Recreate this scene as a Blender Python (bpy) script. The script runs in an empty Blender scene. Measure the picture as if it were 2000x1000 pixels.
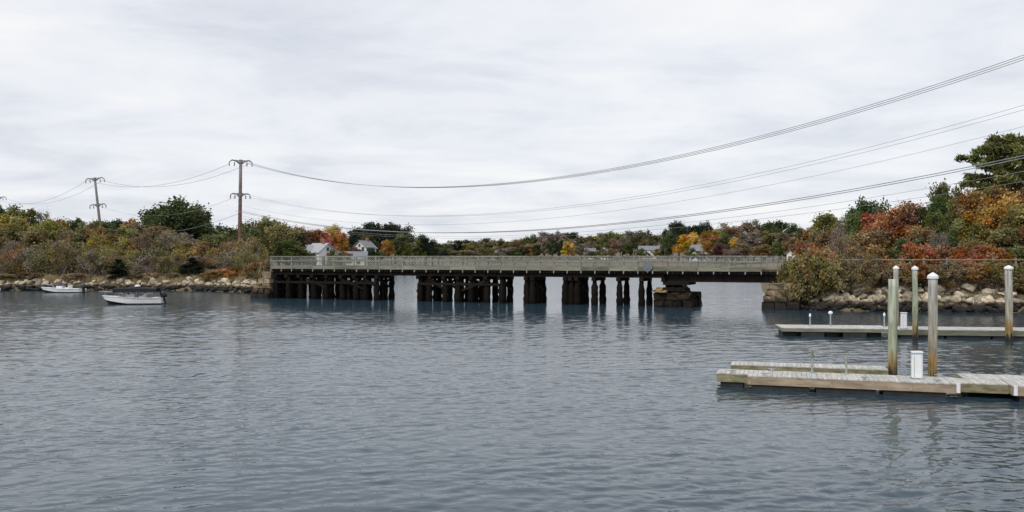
import bpy, math, random
import numpy as np
from mathutils import Vector, Matrix, Euler

random.seed(11)
rng = np.random.default_rng(11)
SC = bpy.context.scene
COL = SC.collection

# ------------------------------------------------------------------ camera
F, HZ, CZ = 1732.0, 503.0, 4.12          # focal length in px of a 2000 px wide picture, horizon row, eye height
cam = bpy.data.cameras.new('camera')
cam.sensor_width = 36.0
cam.lens = 36.0 * F / 2000.0
cam.clip_start = 0.2
cam.clip_end = 9000
camo = bpy.data.objects.new('camera', cam)
COL.objects.link(camo)
camo.location = (0, 0, CZ)
camo.rotation_euler = (math.radians(90) + math.atan(3 / F), 0, 0)
SC.camera = camo

# ------------------------------------------------------------------ sky and sun
SUN_EL, SUN_AZ = 42.0, 215.0             # azimuth clockwise from +Y (camera looks along +Y)
w = bpy.data.worlds.new('World')
SC.world = w
w.use_nodes = True
nt = w.node_tree
nt.nodes.clear()
N = nt.nodes.new
L = nt.links.new
out = N('ShaderNodeOutputWorld')
sky = N('ShaderNodeTexSky')
sky.sky_type = 'NISHITA'
sky.sun_disc = False
sky.sun_elevation = math.radians(SUN_EL)
sky.sun_rotation = math.radians(SUN_AZ)
bg1 = N('ShaderNodeBackground'); bg1.inputs[1].default_value = 0.10
L(sky.outputs[0], bg1.inputs[0])
tc = N('ShaderNodeTexCoord')
sep = N('ShaderNodeSeparateXYZ'); L(tc.outputs['Generated'], sep.inputs[0])
mz = N('ShaderNodeMath'); mz.operation = 'MAXIMUM'; L(sep.outputs[2], mz.inputs[0]); mz.inputs[1].default_value = 0.0
az = N('ShaderNodeMath'); az.operation = 'ADD'; L(mz.outputs[0], az.inputs[0]); az.inputs[1].default_value = 0.16
dx = N('ShaderNodeMath'); dx.operation = 'DIVIDE'; L(sep.outputs[0], dx.inputs[0]); L(az.outputs[0], dx.inputs[1])
dy = N('ShaderNodeMath'); dy.operation = 'DIVIDE'; L(sep.outputs[1], dy.inputs[0]); L(az.outputs[0], dy.inputs[1])
cmb = N('ShaderNodeCombineXYZ'); L(dx.outputs[0], cmb.inputs[0]); L(dy.outputs[0], cmb.inputs[1])
mp = N('ShaderNodeMapping'); L(cmb.outputs[0], mp.inputs[0])
mp.inputs['Scale'].default_value = (0.85, 1.05, 1); mp.inputs['Location'].default_value = (3.1, 7.4, 0)
mp.inputs['Rotation'].default_value = (0, 0, math.radians(9))
n1 = N('ShaderNodeTexNoise'); L(mp.outputs[0], n1.inputs['Vector'])
n1.inputs['Scale'].default_value = 1.5; n1.inputs['Detail'].default_value = 10; n1.inputs['Roughness'].default_value = 0.58
n1.inputs['Distortion'].default_value = 0.35
cr = N('ShaderNodeValToRGB'); L(n1.outputs['Fac'], cr.inputs[0])
e = cr.color_ramp.elements
e[0].position = 0.30; e[0].color = (0.59, 0.62, 0.685, 1)
e[1].position = 0.74; e[1].color = (0.86, 0.855, 0.85, 1)
m = e.new(0.50); m.color = (0.74, 0.757, 0.80, 1)
bg2 = N('ShaderNodeBackground'); L(cr.outputs[0], bg2.inputs[0]); bg2.inputs[1].default_value = 1.0
mx = N('ShaderNodeMixShader'); mx.inputs[0].default_value = 0.93
L(bg1.outputs[0], mx.inputs[1]); L(bg2.outputs[0], mx.inputs[2]); L(mx.outputs[0], out.inputs[0])

sl = bpy.data.lights.new('sun', 'SUN')
sl.energy = 1.5
sl.angle = math.radians(16)
sl.color = (1.0, 0.955, 0.89)
so = bpy.data.objects.new('sun', sl)
COL.objects.link(so)
_e, _a = math.radians(SUN_EL), math.radians(SUN_AZ)
sd = Vector((math.sin(_a) * math.cos(_e), math.cos(_a) * math.cos(_e), math.sin(_e)))
so.rotation_euler = (-sd).to_track_quat('-Z', 'Y').to_euler()
so.location = (0, 0, 60)

SC.view_settings.view_transform = 'Standard'
SC.view_settings.look = 'None'
SC.view_settings.exposure = 0.22
SC.view_settings.gamma = 1.0
SC.view_settings.use_curve_mapping = False
SC.cycles.use_denoising = True
SC.cycles.max_bounces = 6
SC.cycles.transparent_max_bounces = 8


def at(px, d, py=None, z=None):
    """world point on the sight line of column px at distance d (depth), at row py or height z"""
    x = (px - 1000) / F * d
    if z is None:
        z = CZ - (py - HZ) / F * d
    return Vector((x, d, z))


# ------------------------------------------------------------------ materials
def pm(name, c1, c2, scale=4.0, rough=0.8, bump=0.0, metal=0.0, stretch=(1, 1, 1), vary=0.0, detail=5, lo=0.35, hi=0.65, spec=0.5, world=False):
    mt = bpy.data.materials.new(name)
    mt.use_nodes = True
    t = mt.node_tree
    b = t.nodes['Principled BSDF']
    b.inputs['Roughness'].default_value = rough
    b.inputs['Metallic'].default_value = metal
    b.inputs['Specular IOR Level'].default_value = spec
    tc = t.nodes.new('ShaderNodeTexCoord')
    oi = t.nodes.new('ShaderNodeObjectInfo')
    mp = t.nodes.new('ShaderNodeMapping')
    mp.inputs['Scale'].default_value = stretch
    if world:
        g = t.nodes.new('ShaderNodeNewGeometry')
        t.links.new(g.outputs['Position'], mp.inputs[0])
    else:
        t.links.new(tc.outputs['Object'], mp.inputs[0])
        ml = t.nodes.new('ShaderNodeMath'); ml.operation = 'MULTIPLY'; ml.inputs[1].default_value = 37.0
        t.links.new(oi.outputs['Random'], ml.inputs[0])
        t.links.new(ml.outputs[0], mp.inputs['Location'])
    nz = t.nodes.new('ShaderNodeTexNoise')
    nz.inputs['Scale'].default_value = scale
    nz.inputs['Detail'].default_value = detail
    nz.inputs['Roughness'].default_value = 0.62
    t.links.new(mp.outputs[0], nz.inputs['Vector'])
    r = t.nodes.new('ShaderNodeValToRGB')
    r.color_ramp.elements[0].position = lo; r.color_ramp.elements[0].color = (*c1, 1)
    r.color_ramp.elements[1].position = hi; r.color_ramp.elements[1].color = (*c2, 1)
    t.links.new(nz.outputs['Fac'], r.inputs[0])
    col = r.outputs[0]
    if vary:
        hs = t.nodes.new('ShaderNodeHueSaturation')
        mr = t.nodes.new('ShaderNodeMapRange')
        mr.inputs['To Min'].default_value = 1 - vary; mr.inputs['To Max'].default_value = 1 + vary
        t.links.new(oi.outputs['Random'], mr.inputs[0])
        t.links.new(mr.outputs[0], hs.inputs['Value'])
        t.links.new(col, hs.inputs['Color'])
        col = hs.outputs[0]
    t.links.new(col, b.inputs['Base Color'])
    if bump:
        bp = t.nodes.new('ShaderNodeBump')
        bp.inputs['Strength'].default_value = 0.8
        bp.inputs['Distance'].default_value = bump
        t.links.new(nz.outputs['Fac'], bp.inputs['Height'])
        t.links.new(bp.outputs[0], b.inputs['Normal'])
    mt['_col'] = 1
    return mt


def tide(name, bands, scale, rough=0.85, bump=0.02, jitter=0.5, vary=0.12, stretch=(1, 1, 1)):
    """a material banded by height above the water, as growth and tide stains are: bands = [(z, colour), ...]"""
    mt = pm(name, (0.40, 0.39, 0.38), (1, 1, 1), scale, rough, bump, stretch=stretch, vary=0.0, world=True)
    t = mt.node_tree
    b = t.nodes['Principled BSDF']
    g = [n for n in t.nodes if n.type == 'NEW_GEOMETRY'][0]
    ramp1 = [n for n in t.nodes if n.type == 'VALTORGB'][0]
    nz = [n for n in t.nodes if n.type == 'TEX_NOISE'][0]
    sp = t.nodes.new('ShaderNodeSeparateXYZ'); t.links.new(g.outputs['Position'], sp.inputs[0])
    ma = t.nodes.new('ShaderNodeMath'); ma.operation = 'MULTIPLY_ADD'
    t.links.new(nz.outputs['Fac'], ma.inputs[0]); ma.inputs[1].default_value = jitter
    t.links.new(sp.outputs[2], ma.inputs[2])
    zmax = bands[-1][0] + 0.5
    mr = t.nodes.new('ShaderNodeMapRange')
    mr.inputs['From Min'].default_value = -0.5 + jitter * 0.5
    mr.inputs['From Max'].default_value = zmax + jitter * 0.5
    t.links.new(ma.outputs[0], mr.inputs[0])
    r = t.nodes.new('ShaderNodeValToRGB')
    el = r.color_ramp.elements
    while len(el) > 1:
        el.remove(el[0])
    for i, (z, c) in enumerate(bands):
        p = (z + 0.5) / (zmax + 0.5)
        if i == 0:
            el[0].position = p; el[0].color = (*c, 1)
        else:
            q = el.new(p); q.color = (*c, 1)
    t.links.new(mr.outputs[0], r.inputs[0])
    mxn = t.nodes.new('ShaderNodeMix'); mxn.data_type = 'RGBA'; mxn.blend_type = 'MULTIPLY'
    mxn.inputs['Factor'].default_value = 0.9
    t.links.new(r.outputs[0], mxn.inputs['A'])
    t.links.new(ramp1.outputs[0], mxn.inputs['B'])
    hs = t.nodes.new('ShaderNodeHueSaturation')
    oi = [n for n in t.nodes if n.type == 'OBJECT_INFO'][0]
    m2 = t.nodes.new('ShaderNodeMapRange'); m2.inputs['To Min'].default_value = 1 - vary; m2.inputs['To Max'].default_value = 1 + vary
    t.links.new(oi.outputs['Random'], m2.inputs[0]); t.links.new(m2.outputs[0], hs.inputs['Value'])
    t.links.new(mxn.outputs['Result'], hs.inputs['Color'])
    t.links.new(hs.outputs[0], b.inputs['Base Color'])
    return mt


def leaf_material(name, transl=0.25):
    mt = bpy.data.materials.new(name)
    mt.use_nodes = True
    t = mt.node_tree
    b = t.nodes['Principled BSDF']
    b.inputs['Roughness'].default_value = 0.75
    b.inputs['Specular IOR Level'].default_value = 0.2
    oi = t.nodes.new('ShaderNodeObjectInfo')
    a = t.nodes.new('ShaderNodeAttribute'); a.attribute_name = 'tint'
    sp = t.nodes.new('ShaderNodeSeparateXYZ'); t.links.new(a.outputs['Vector'], sp.inputs[0])
    hs = t.nodes.new('ShaderNodeHueSaturation')
    t.links.new(sp.outputs[0], hs.inputs['Hue'])
    t.links.new(sp.outputs[1], hs.inputs['Saturation'])
    t.links.new(sp.outputs[2], hs.inputs['Value'])
    t.links.new(oi.outputs['Color'], hs.inputs['Color'])
    t.links.new(hs.outputs[0], b.inputs['Base Color'])
    tr = t.nodes.new('ShaderNodeBsdfTranslucent'); t.links.new(hs.outputs[0], tr.inputs[0])
    ms = t.nodes.new('ShaderNodeMixShader'); ms.inputs[0].default_value = transl
    o = t.nodes['Material Output']
    t.links.new(b.outputs[0], ms.inputs[1]); t.links.new(tr.outputs[0], ms.inputs[2]); t.links.new(ms.outputs[0], o.inputs[0])
    return mt


M = {}
M['leaf'] = leaf_material('leaf')
M['bark'] = pm('bark', (0.05, 0.038, 0.028), (0.13, 0.10, 0.08), 6, 0.9, 0.02, stretch=(1, 1, 0.25))
M['pale_bark'] = pm('pale_bark', (0.17, 0.145, 0.12), (0.34, 0.30, 0.26), 6, 0.9, 0.02, stretch=(1, 1, 0.25))
M['soil'] = pm('soil', (0.075, 0.055, 0.03), (0.19, 0.15, 0.08), 0.9, 0.95, 0.05, world=True)
M['rock'] = tide('rock', [(0.0, (0.016, 0.014, 0.011)), (0.52, (0.028, 0.023, 0.016)), (0.70, (0.14, 0.11, 0.075)), (0.86, (0.52, 0.44, 0.32)), (2.6, (0.60, 0.53, 0.41))], 3.6, 0.9, 0.03, 0.35, 0.5)
M['pier_stone'] = tide('pier_stone', [(0.0, (0.015, 0.013, 0.010)), (0.75, (0.026, 0.021, 0.015)), (0.95, (0.028, 0.021, 0.014)), (1.15, (0.05, 0.035, 0.02)), (1.45, (0.035, 0.025, 0.016)), (1.7, (0.016, 0.013, 0.010)), (2.6, (0.014, 0.011, 0.009))], 2.6, 0.9, 0.05, 0.6, 0.4)
M['abutment_stone'] = tide('abutment_stone', [(0.0, (0.015, 0.013, 0.010)), (0.7, (0.03, 0.024, 0.016)), (0.95, (0.20, 0.14, 0.08)), (1.5, (0.34, 0.26, 0.16)), (2.6, (0.30, 0.24, 0.16))], 2.6, 0.9, 0.05, 0.5, 0.4)
M['ledge_stone'] = pm('ledge_stone', (0.20, 0.12, 0.05), (0.42, 0.28, 0.14), 5, 0.9, 0.03)
M['trestle_pile'] = tide('trestle_pile', [(0.0, (0.006, 0.005, 0.004)), (0.5, (0.010, 0.008, 0.006)), (1.5, (0.013, 0.010, 0.007)), (1.9, (0.013, 0.009, 0.007)), (3, (0.008, 0.006, 0.005))], 5, 0.9, 0.03, 0.5, 0.35, stretch=(1, 1, 0.35))
M['trestle_pile'].node_tree.nodes['Principled BSDF'].inputs['Specular IOR Level'].default_value = 0.15
M['pier_stone'].node_tree.nodes['Principled BSDF'].inputs['Specular IOR Level'].default_value = 0.2
M['creosote'] = pm('creosote', (0.006, 0.005, 0.004), (0.016, 0.012, 0.009), 4, 0.9, 0.01, vary=0.4, spec=0.2)
M['girder'] = pm('girder', (0.010, 0.008, 0.008), (0.030, 0.018, 0.014), 1.6, 0.8, 0.004, spec=0.25)
M['rail_steel'] = pm('rail_steel', (0.10, 0.06, 0.04), (0.2, 0.13, 0.09), 4, 0.6, 0.0, 0.5)
M['grey_timber'] = pm('grey_timber', (0.13, 0.132, 0.095), (0.245, 0.245, 0.185), 3, 0.9, 0.006, vary=0.32, stretch=(0.4, 4, 4))
M['post_timber'] = pm('post_timber', (0.15, 0.152, 0.122), (0.28, 0.28, 0.235), 5, 0.9, 0.004, vary=0.25)
M['galvanised'] = pm('galvanised', (0.30, 0.32, 0.31), (0.44, 0.46, 0.45), 8, 0.5, 0, 0.4)
M['plank'] = pm('plank', (0.36, 0.35, 0.32), (0.58, 0.57, 0.535), 5, 0.85, 0.004, vary=0.11, stretch=(3, 0.35, 3))
M['fascia'] = pm('fascia', (0.20, 0.145, 0.095), (0.42, 0.335, 0.24), 1.7, 0.85, 0.006, vary=0.1, stretch=(0.8, 3, 3.5), lo=0.3, hi=0.7)
M['green_fascia'] = pm('green_fascia', (0.13, 0.12, 0.06), (0.30, 0.27, 0.165), 3, 0.9, 0.006, stretch=(1, 3, 3))
M['float'] = pm('float', (0.008, 0.008, 0.009), (0.025, 0.026, 0.028), 3, 0.6, 0.004)
M['white_plastic'] = pm('white_plastic', (0.74, 0.75, 0.76), (0.82, 0.83, 0.84), 3, 0.45)
M['lamp_blue'] = pm('lamp_blue', (0.30, 0.50, 0.66), (0.36, 0.56, 0.72), 3, 0.3)
M['piling'] = tide('piling', [(0.0, (0.022, 0.019, 0.012)), (0.28, (0.05, 0.035, 0.018)), (0.36, (0.26, 0.20, 0.08)), (0.80, (0.42, 0.26, 0.10)), (1.15, (0.42, 0.39, 0.30)), (3.4, (0.52, 0.51, 0.46))], 9, 0.9, 0.02, 1.1, 0.1, stretch=(1, 1, 0.14))
M['green_piling'] = tide('green_piling', [(0.0, (0.02, 0.018, 0.012)), (0.3, (0.05, 0.036, 0.018)), (0.5, (0.25, 0.17, 0.07)), (0.85, (0.36, 0.30, 0.15)), (1.2, (0.36, 0.40, 0.27)), (3.4, (0.48, 0.52, 0.41))], 9, 0.9, 0.02, 1.1, 0.1, stretch=(1, 1, 0.14))
M['pole_steel'] = tide('pole_steel', [(0.0, (0.16, 0.085, 0.06)), (10.0, (0.17, 0.09, 0.07)), (13.0, (0.22, 0.185, 0.17)), (18, (0.27, 0.26, 0.25))], 3, 0.7, 0.0, 2.0, 0.1)
M['pole_grey'] = pm('pole_grey', (0.14, 0.135, 0.13), (0.23, 0.23, 0.23), 3, 0.7)
M['insulator'] = pm('insulator', (0.18, 0.18, 0.19), (0.28, 0.28, 0.29), 5, 0.4)
M['cable'] = pm('cable', (0.26, 0.26, 0.27), (0.34, 0.34, 0.35), 5, 0.5, 0, 0.3)
M['gelcoat'] = pm('gelcoat', (0.74, 0.75, 0.75), (0.82, 0.82, 0.81), 1.5, 0.25)
M['bottom_paint'] = pm('bottom_paint', (0.012, 0.013, 0.016), (0.025, 0.026, 0.03), 3, 0.5)
M['canvas'] = pm('canvas', (0.010, 0.011, 0.014), (0.02, 0.021, 0.026), 5, 0.9)
M['motor'] = pm('motor', (0.012, 0.012, 0.014), (0.022, 0.022, 0.025), 3, 0.3)
M['stainless'] = pm('stainless', (0.6, 0.6, 0.61), (0.7, 0.7, 0.7), 3, 0.25, 0, 1.0)
M['acrylic'] = pm('acrylic', (0.10, 0.13, 0.15), (0.14, 0.17, 0.19), 3, 0.1)
M['white_siding'] = pm('white_siding', (0.66, 0.67, 0.66), (0.78, 0.78, 0.77), 2, 0.7, stretch=(0.3, 0.3, 8))
M['blue_siding'] = pm('blue_siding', (0.46, 0.53, 0.58), (0.56, 0.62, 0.66), 2, 0.7, stretch=(0.3, 0.3, 8))
M['cream_siding'] = pm('cream_siding', (0.60, 0.55, 0.44), (0.68, 0.63, 0.53), 2, 0.7, stretch=(0.3, 0.3, 8))
M['grey_shingle'] = pm('grey_shingle', (0.14, 0.15, 0.17), (0.25, 0.26, 0.29), 3, 0.9, stretch=(1, 1, 4))
M['pale_shingle'] = pm('pale_shingle', (0.30, 0.31, 0.33), (0.42, 0.43, 0.45), 3, 0.9, stretch=(1, 1, 4))
M['window_glass'] = pm('window_glass', (0.02, 0.025, 0.03), (0.05, 0.06, 0.07), 1, 0.08)
M['trim_white'] = pm('trim_white', (0.72, 0.72, 0.71), (0.8, 0.8, 0.79), 3, 0.6)
M['brick_red'] = pm('brick_red', (0.20, 0.08, 0.055), (0.30, 0.13, 0.09), 9, 0.9)
M['sign_grey'] = pm('sign_grey', (0.13, 0.145, 0.165), (0.19, 0.21, 0.235), 6, 0.8, spec=0.2)
M['dry_grass'] = pm('dry_grass', (0.30, 0.235, 0.11), (0.50, 0.41, 0.24), 0.7, 0.9, world=True)


# ------------------------------------------------------------------ mesh helpers
class MB:
    def __init__(self):
        self.v = []; self.f = []

    def quad_prism(self, pts, z0, z1):
        n = len(pts); b = len(self.v)
        self.v += [(x, y, z0) for x, y in pts] + [(x, y, z1) for x, y in pts]
        self.f.append(tuple(b + i for i in reversed(range(n))))
        self.f.append(tuple(b + n + i for i in range(n)))
        for i in range(n):
            j = (i + 1) % n
            self.f.append((b + i, b + j, b + n + j, b + n + i))
        return self

    def box(self, x0, x1, y0, y1, z0, z1):
        return self.quad_prism([(x0, y0), (x1, y0), (x1, y1), (x0, y1)], z0, z1)

    def beam(self, a, b, w, h=None):
        """rectangular bar from a to b"""
        h = h or w
        a = Vector(a); b = Vector(b); d = (b - a).normalized()
        up = Vector((0, 0, 1)) if abs(d.z) < 0.95 else Vector((0, 1, 0))
        s = d.cross(up).normalized(); u = s.cross(d).normalized()
        k = len(self.v)
        for p in (a, b):
            for i, j in ((-1, -1), (1, -1), (1, 1), (-1, 1)):
                self.v.append(tuple(p + s * (i * w / 2) + u * (j * h / 2)))
        self.f += [(k, k + 3, k + 2, k + 1), (k + 4, k + 5, k + 6, k + 7)]
        for i in range(4):
            j = (i + 1) % 4
            self.f.append((k + i, k + j, k + 4 + j, k + 4 + i))
        return self

    def tube(self, pts, radii, n=8, caps=True):
        pts = [Vector(p) for p in pts]
        if not hasattr(radii, '__len__'):
            radii = [radii] * len(pts)
        b = len(self.v)
        for i, p in enumerate(pts):
            d = (pts[min(i + 1, len(pts) - 1)] - pts[max(i - 1, 0)])
            d = d.normalized() if d.length > 1e-9 else Vector((0, 0, 1))
            ref = Vector((0, 1, 0)) if abs(d.y) < 0.9 else Vector((1, 0, 0))
            s = d.cross(ref).normalized(); u = d.cross(s).normalized()
            for k in range(n):
                a = 2 * math.pi * k / n
                self.v.append(tuple(p + (s * math.cos(a) + u * math.sin(a)) * radii[i]))
        for i in range(len(pts) - 1):
            for k in range(n):
                j = (k + 1) % n
                self.f.append((b + i * n + k, b + (i + 1) * n + k, b + (i + 1) * n + j, b + i * n + j))
        if caps:
            self.f.append(tuple(b + k for k in range(n)))
            e = b + (len(pts) - 1) * n
            self.f.append(tuple(e + k for k in reversed(range(n))))
        return self

    def lathe(self, prof, n=16, c=(0, 0)):
        """profile [(r, z)] bottom to top about a vertical axis"""
        return self.tube([(c[0], c[1], z) for r, z in prof], [max(r, 1e-4) for r, z in prof], n)

    def mesh(self, name, mt=None, smooth=False):
        me = bpy.data.meshes.new(name)
        me.from_pydata(self.v, [], self.f)
        if mt:
            me.materials.append(mt)
        if smooth:
            me.polygons.foreach_set('use_smooth', [True] * len(me.polygons))
        me.update()
        return me

    def build(self, name, mt, parent=None, smooth=False, recalc=True):
        me = self.mesh(name, mt, smooth)
        return link(name, me, parent)


def fixnormals(me):
    import bmesh
    bm = bmesh.new(); bm.from_mesh(me)
    bmesh.ops.recalc_face_normals(bm, faces=bm.faces)
    bm.to_mesh(me); bm.free()


def link(name, me, parent=None, loc=None, rot=None, scale=None):
    o = bpy.data.objects.new(name, me)
    COL.objects.link(o)
    if parent is not None:
        o.parent = parent
    if loc is not None:
        o.location = loc
    if rot is not None:
        o.rotation_euler = rot
    if scale is not None:
        o.scale = scale
    return o


def tag(o, label=None, cat=None, group=None, kind=None):
    if label: o['label'] = label
    if cat: o['category'] = cat
    if group: o['group'] = group
    if kind: o['kind'] = kind
    return o


def thing(name, label, cat, loc=(0, 0, 0), rz=0.0, group=None):
    o = bpy.data.objects.new(name, None)
    COL.objects.link(o)
    o.empty_display_size = 0.3
    o.location = loc
    o.rotation_euler = (0, 0, rz)
    return tag(o, label, cat, group)


def np_mesh(name, V, Q, mt, tint=None):
    """V (n,3), Q (m,4) quads -> mesh"""
    me = bpy.data.meshes.new(name)
    me.vertices.add(len(V)); me.vertices.foreach_set('co', np.asarray(V, np.float32).ravel())
    me.loops.add(Q.size); me.loops.foreach_set('vertex_index', Q.astype(np.int32).ravel())
    me.polygons.add(len(Q))
    me.polygons.foreach_set('loop_start', np.arange(0, Q.size, 4, dtype=np.int32))
    me.polygons.foreach_set('loop_total', np.full(len(Q), 4, np.int32))
    if tint is not None:
        at_ = me.attributes.new('tint', 'FLOAT_VECTOR', 'POINT')
        at_.data.foreach_set('vector', np.asarray(tint, np.float32).ravel())
    me.materials.append(mt)
    me.update(calc_edges=True)
    return me


# ------------------------------------------------------------------ land and water
SHORE = [(-400, -100), (-400, 125), (-120, 113), (-63.5, 110), (-50, 111), (-38.5, 109.5), (-30, 103), (-25.6, 95), (-24.4, 91),
         (-25.6, 100), (-28, 115), (-31, 140), (-36, 170), (-33, 198), (-26, 226), (-18, 262), (-12, 310), (-20, 380), (-30, 450),
         (0, 478), (48, 464), (60, 420), (60, 375), (66, 330), (64, 290), (60, 255), (51, 205), (42, 150), (31, 110), (25, 86), (23.2, 75),
         (21.9, 71.3), (24, 69.4), (30, 67.6), (38, 66), (44, 60), (47, 50), (46, 30), (45, 0), (60, -100)]
_S = np.array(SHORE, float)


def inland(X, Y):
    """signed distance to the shoreline, positive on land"""
    P = np.stack([X, Y], -1)
    best = np.full(X.shape, 1e9); ins = np.zeros(X.shape, bool)
    n = len(_S)
    for i in range(n):
        a, b = _S[i], _S[(i + 1) % n]
        ab = b - a
        t = np.clip(((P - a) @ ab) / (ab @ ab), 0, 1)
        d = np.hypot(P[..., 0] - a[0] - t * ab[0], P[..., 1] - a[1] - t * ab[1])
        best = np.minimum(best, d)
        c = (a[1] > Y) != (b[1] > Y)
        with np.errstate(divide='ignore', invalid='ignore'):
            xi = (b[0] - a[0]) * (Y - a[1]) / (b[1] - a[1] + 1e-12) + a[0]
        ins ^= c & (X < xi)
    return np.where(ins, -best, best)


EMB = [np.array([(22.6, 72.6), (30, 72.0), (42, 72.5), (60, 76.0)]), np.array([(-24.6, 92.6), (-28, 100), (-35, 112), (-60, 130)])]


def ground_z(X, Y):
    X = np.asarray(X, float); Y = np.asarray(Y, float)
    d = inland(X, Y)
    z = np.interp(d, [-30, -1.5, 0, 1.2, 2.4, 6, 15, 60, 400, 2500], [-3, -0.7, -0.05, 0.75, 1.3, 1.75, 2.3, 4.5, 9, 26])
    for E in EMB:                                   # railway embankments leading up to the bridge
        dd = np.full(X.shape, 1e9)
        for a, b in zip(E[:-1], E[1:]):
            ab = b - a
            t = np.clip(((X - a[0]) * ab[0] + (Y - a[1]) * ab[1]) / (ab @ ab), 0, 1)
            dd = np.minimum(dd, np.hypot(X - a[0] - t * ab[0], Y - a[1] - t * ab[1]))
        zz = np.interp(dd, [0, 1.6, 3.4, 6], [2.75, 2.7, 1.6, -1])
        z = np.where(d > -0.2, np.maximum(z, np.minimum(zz, 0.1 + 0.62 * d)), z)
    z = z + 0.12 * np.sin(X * 1.3 + Y * 0.7) * np.clip(d / 3, 0, 1) + 0.08 * np.sin(X * 2.9 - Y * 2.1) * np.clip(d / 3, 0, 1)
    return z


def gz(x, y):
    return float(ground_z(np.array([x]), np.array([y]))[0])


def axis_coords(segs):
    out = []
    for a, b, s in segs:
        out += list(np.arange(a, b, s))
    out.append(segs[-1][1])
    return np.array(out)


gx = axis_coords([(-3000, -400, 130), (-400, -120, 14), (-120, -66, 3), (-66, 52, 0.8), (52, 130, 3), (130, 400, 14), (400, 3000, 130)])
gy = axis_coords([(-100, 40, 10), (40, 60, 2.5), (60, 122, 0.8), (122, 260, 4), (260, 520, 8), (520, 900, 40), (900, 3400, 180)])
GX, GY = np.meshgrid(gx, gy)
GZ = ground_z(GX, GY)
ny, nx = GX.shape
ii = np.arange((ny - 1) * (nx - 1))
r_, c_ = ii // (nx - 1), ii % (nx - 1)
Q = np.stack([r_ * nx + c_, r_ * nx + c_ + 1, (r_ + 1) * nx + c_ + 1, (r_ + 1) * nx + c_], -1)
keep = (GZ.ravel()[Q] > -2.5).any(1)
gm = np_mesh('ground', np.stack([GX, GY, GZ], -1).reshape(-1, 3), Q[keep], M['soil'])
gm.polygons.foreach_set('use_smooth', [True] * len(gm.polygons))
ground = tag(link('ground', gm), 'brown earth banks and wooded land round the river', kind='structure')

wm = bpy.data.materials.new('water')
wm.use_nodes = True
t = wm.node_tree
b = t.nodes['Principled BSDF']
b.inputs['Base Color'].default_value = (0.028, 0.054, 0.075, 1)
b.inputs['IOR'].default_value = 1.333
geo = t.nodes.new('ShaderNodeNewGeometry')
spw = t.nodes.new('ShaderNodeSeparateXYZ'); t.links.new(geo.outputs['Position'], spw.inputs[0])
rw = t.nodes.new('ShaderNodeMapRange')                    # open reach upstream is wind-roughened, the basin by the docks is not
rw.inputs['From Min'].default_value = 18; rw.inputs['From Max'].default_value = 125
rw.inputs['To Min'].default_value = 0.025; rw.inputs['To Max'].default_value = 0.20
t.links.new(spw.outputs[1], rw.inputs[0]); t.links.new(rw.outputs[0], b.inputs['Roughness'])
nzw = t.nodes.new('ShaderNodeTexNoise'); nzw.inputs['Scale'].default_value = 5.0; nzw.inputs['Detail'].default_value = 2.0
mpw = t.nodes.new('ShaderNodeMapping'); mpw.inputs['Scale'].default_value = (0.7, 1.2, 1)
t.links.new(geo.outputs['Position'], mpw.inputs[0]); t.links.new(mpw.outputs[0], nzw.inputs['Vector'])
bp = t.nodes.new('ShaderNodeBump'); bp.inputs['Strength'].default_value = 1.0; bp.inputs['Distance'].default_value = 0.012
t.links.new(nzw.outputs['Fac'], bp.inputs['Height']); t.links.new(bp.outputs[0], b.inputs['Normal'])

wrg = np.random.default_rng(3)
NW = 110
w_len = np.exp(wrg.uniform(math.log(0.20), math.log(2.6), NW))
w_dir = np.radians(-90 + 14) + wrg.normal(0, 0.62, NW)    # wavelets running towards the viewer, crests across
w_ph = wrg.uniform(0, 2 * np.pi, NW)
w_slope = 0.090 / math.sqrt(NW / 2) * np.interp(w_len, [0.2, 0.35, 0.7, 1.2, 2.6], [1.3, 1.5, 1.0, 0.45, 0.18])


def soft_noise(X, Y, sc, seed):
    r = np.random.default_rng(seed); o = np.zeros_like(X)
    for i in range(9):
        an = r.uniform(0, 6.28); k = sc * r.uniform(.5, 1.8)
        o += np.sin((X * math.cos(an) * 0.55 + Y * math.sin(an)) * k + r.uniform(0, 6.28))
    return o / 3.0


def wave_z(X, Y, fade):
    gust = np.clip(0.95 + 0.30 * soft_noise(X, Y, 0.10, 8) + 0.22 * soft_noise(X, Y, 0.33, 9), 0.30, 1.6)
    lee = np.interp(Y, [0, 40, 58, 72, 95, 140], [1, 1, 0.95, 0.8, 0.8, 0.8])       # calmer in the lee of bridge and banks
    wx = X + 0.22 * soft_noise(X, Y, 1.1, 21); wy = Y + 0.22 * soft_noise(X, Y, 1.0, 22)
    z = np.zeros_like(X)
    for l, d, p, sl in zip(w_len, w_dir, w_ph, w_slope):
        k = 2 * np.pi / l
        lod = np.clip((l - np.interp(Y, [0, 16, 30, 60, 130], [0.12, 0.18, 0.28, 0.5, 0.9])) / 0.1, 0, 1)
        z += lod * sl / k * np.sin(k * (wx * math.cos(d) + wy * math.sin(d)) + p)
    return z * gust * lee * fade


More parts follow.
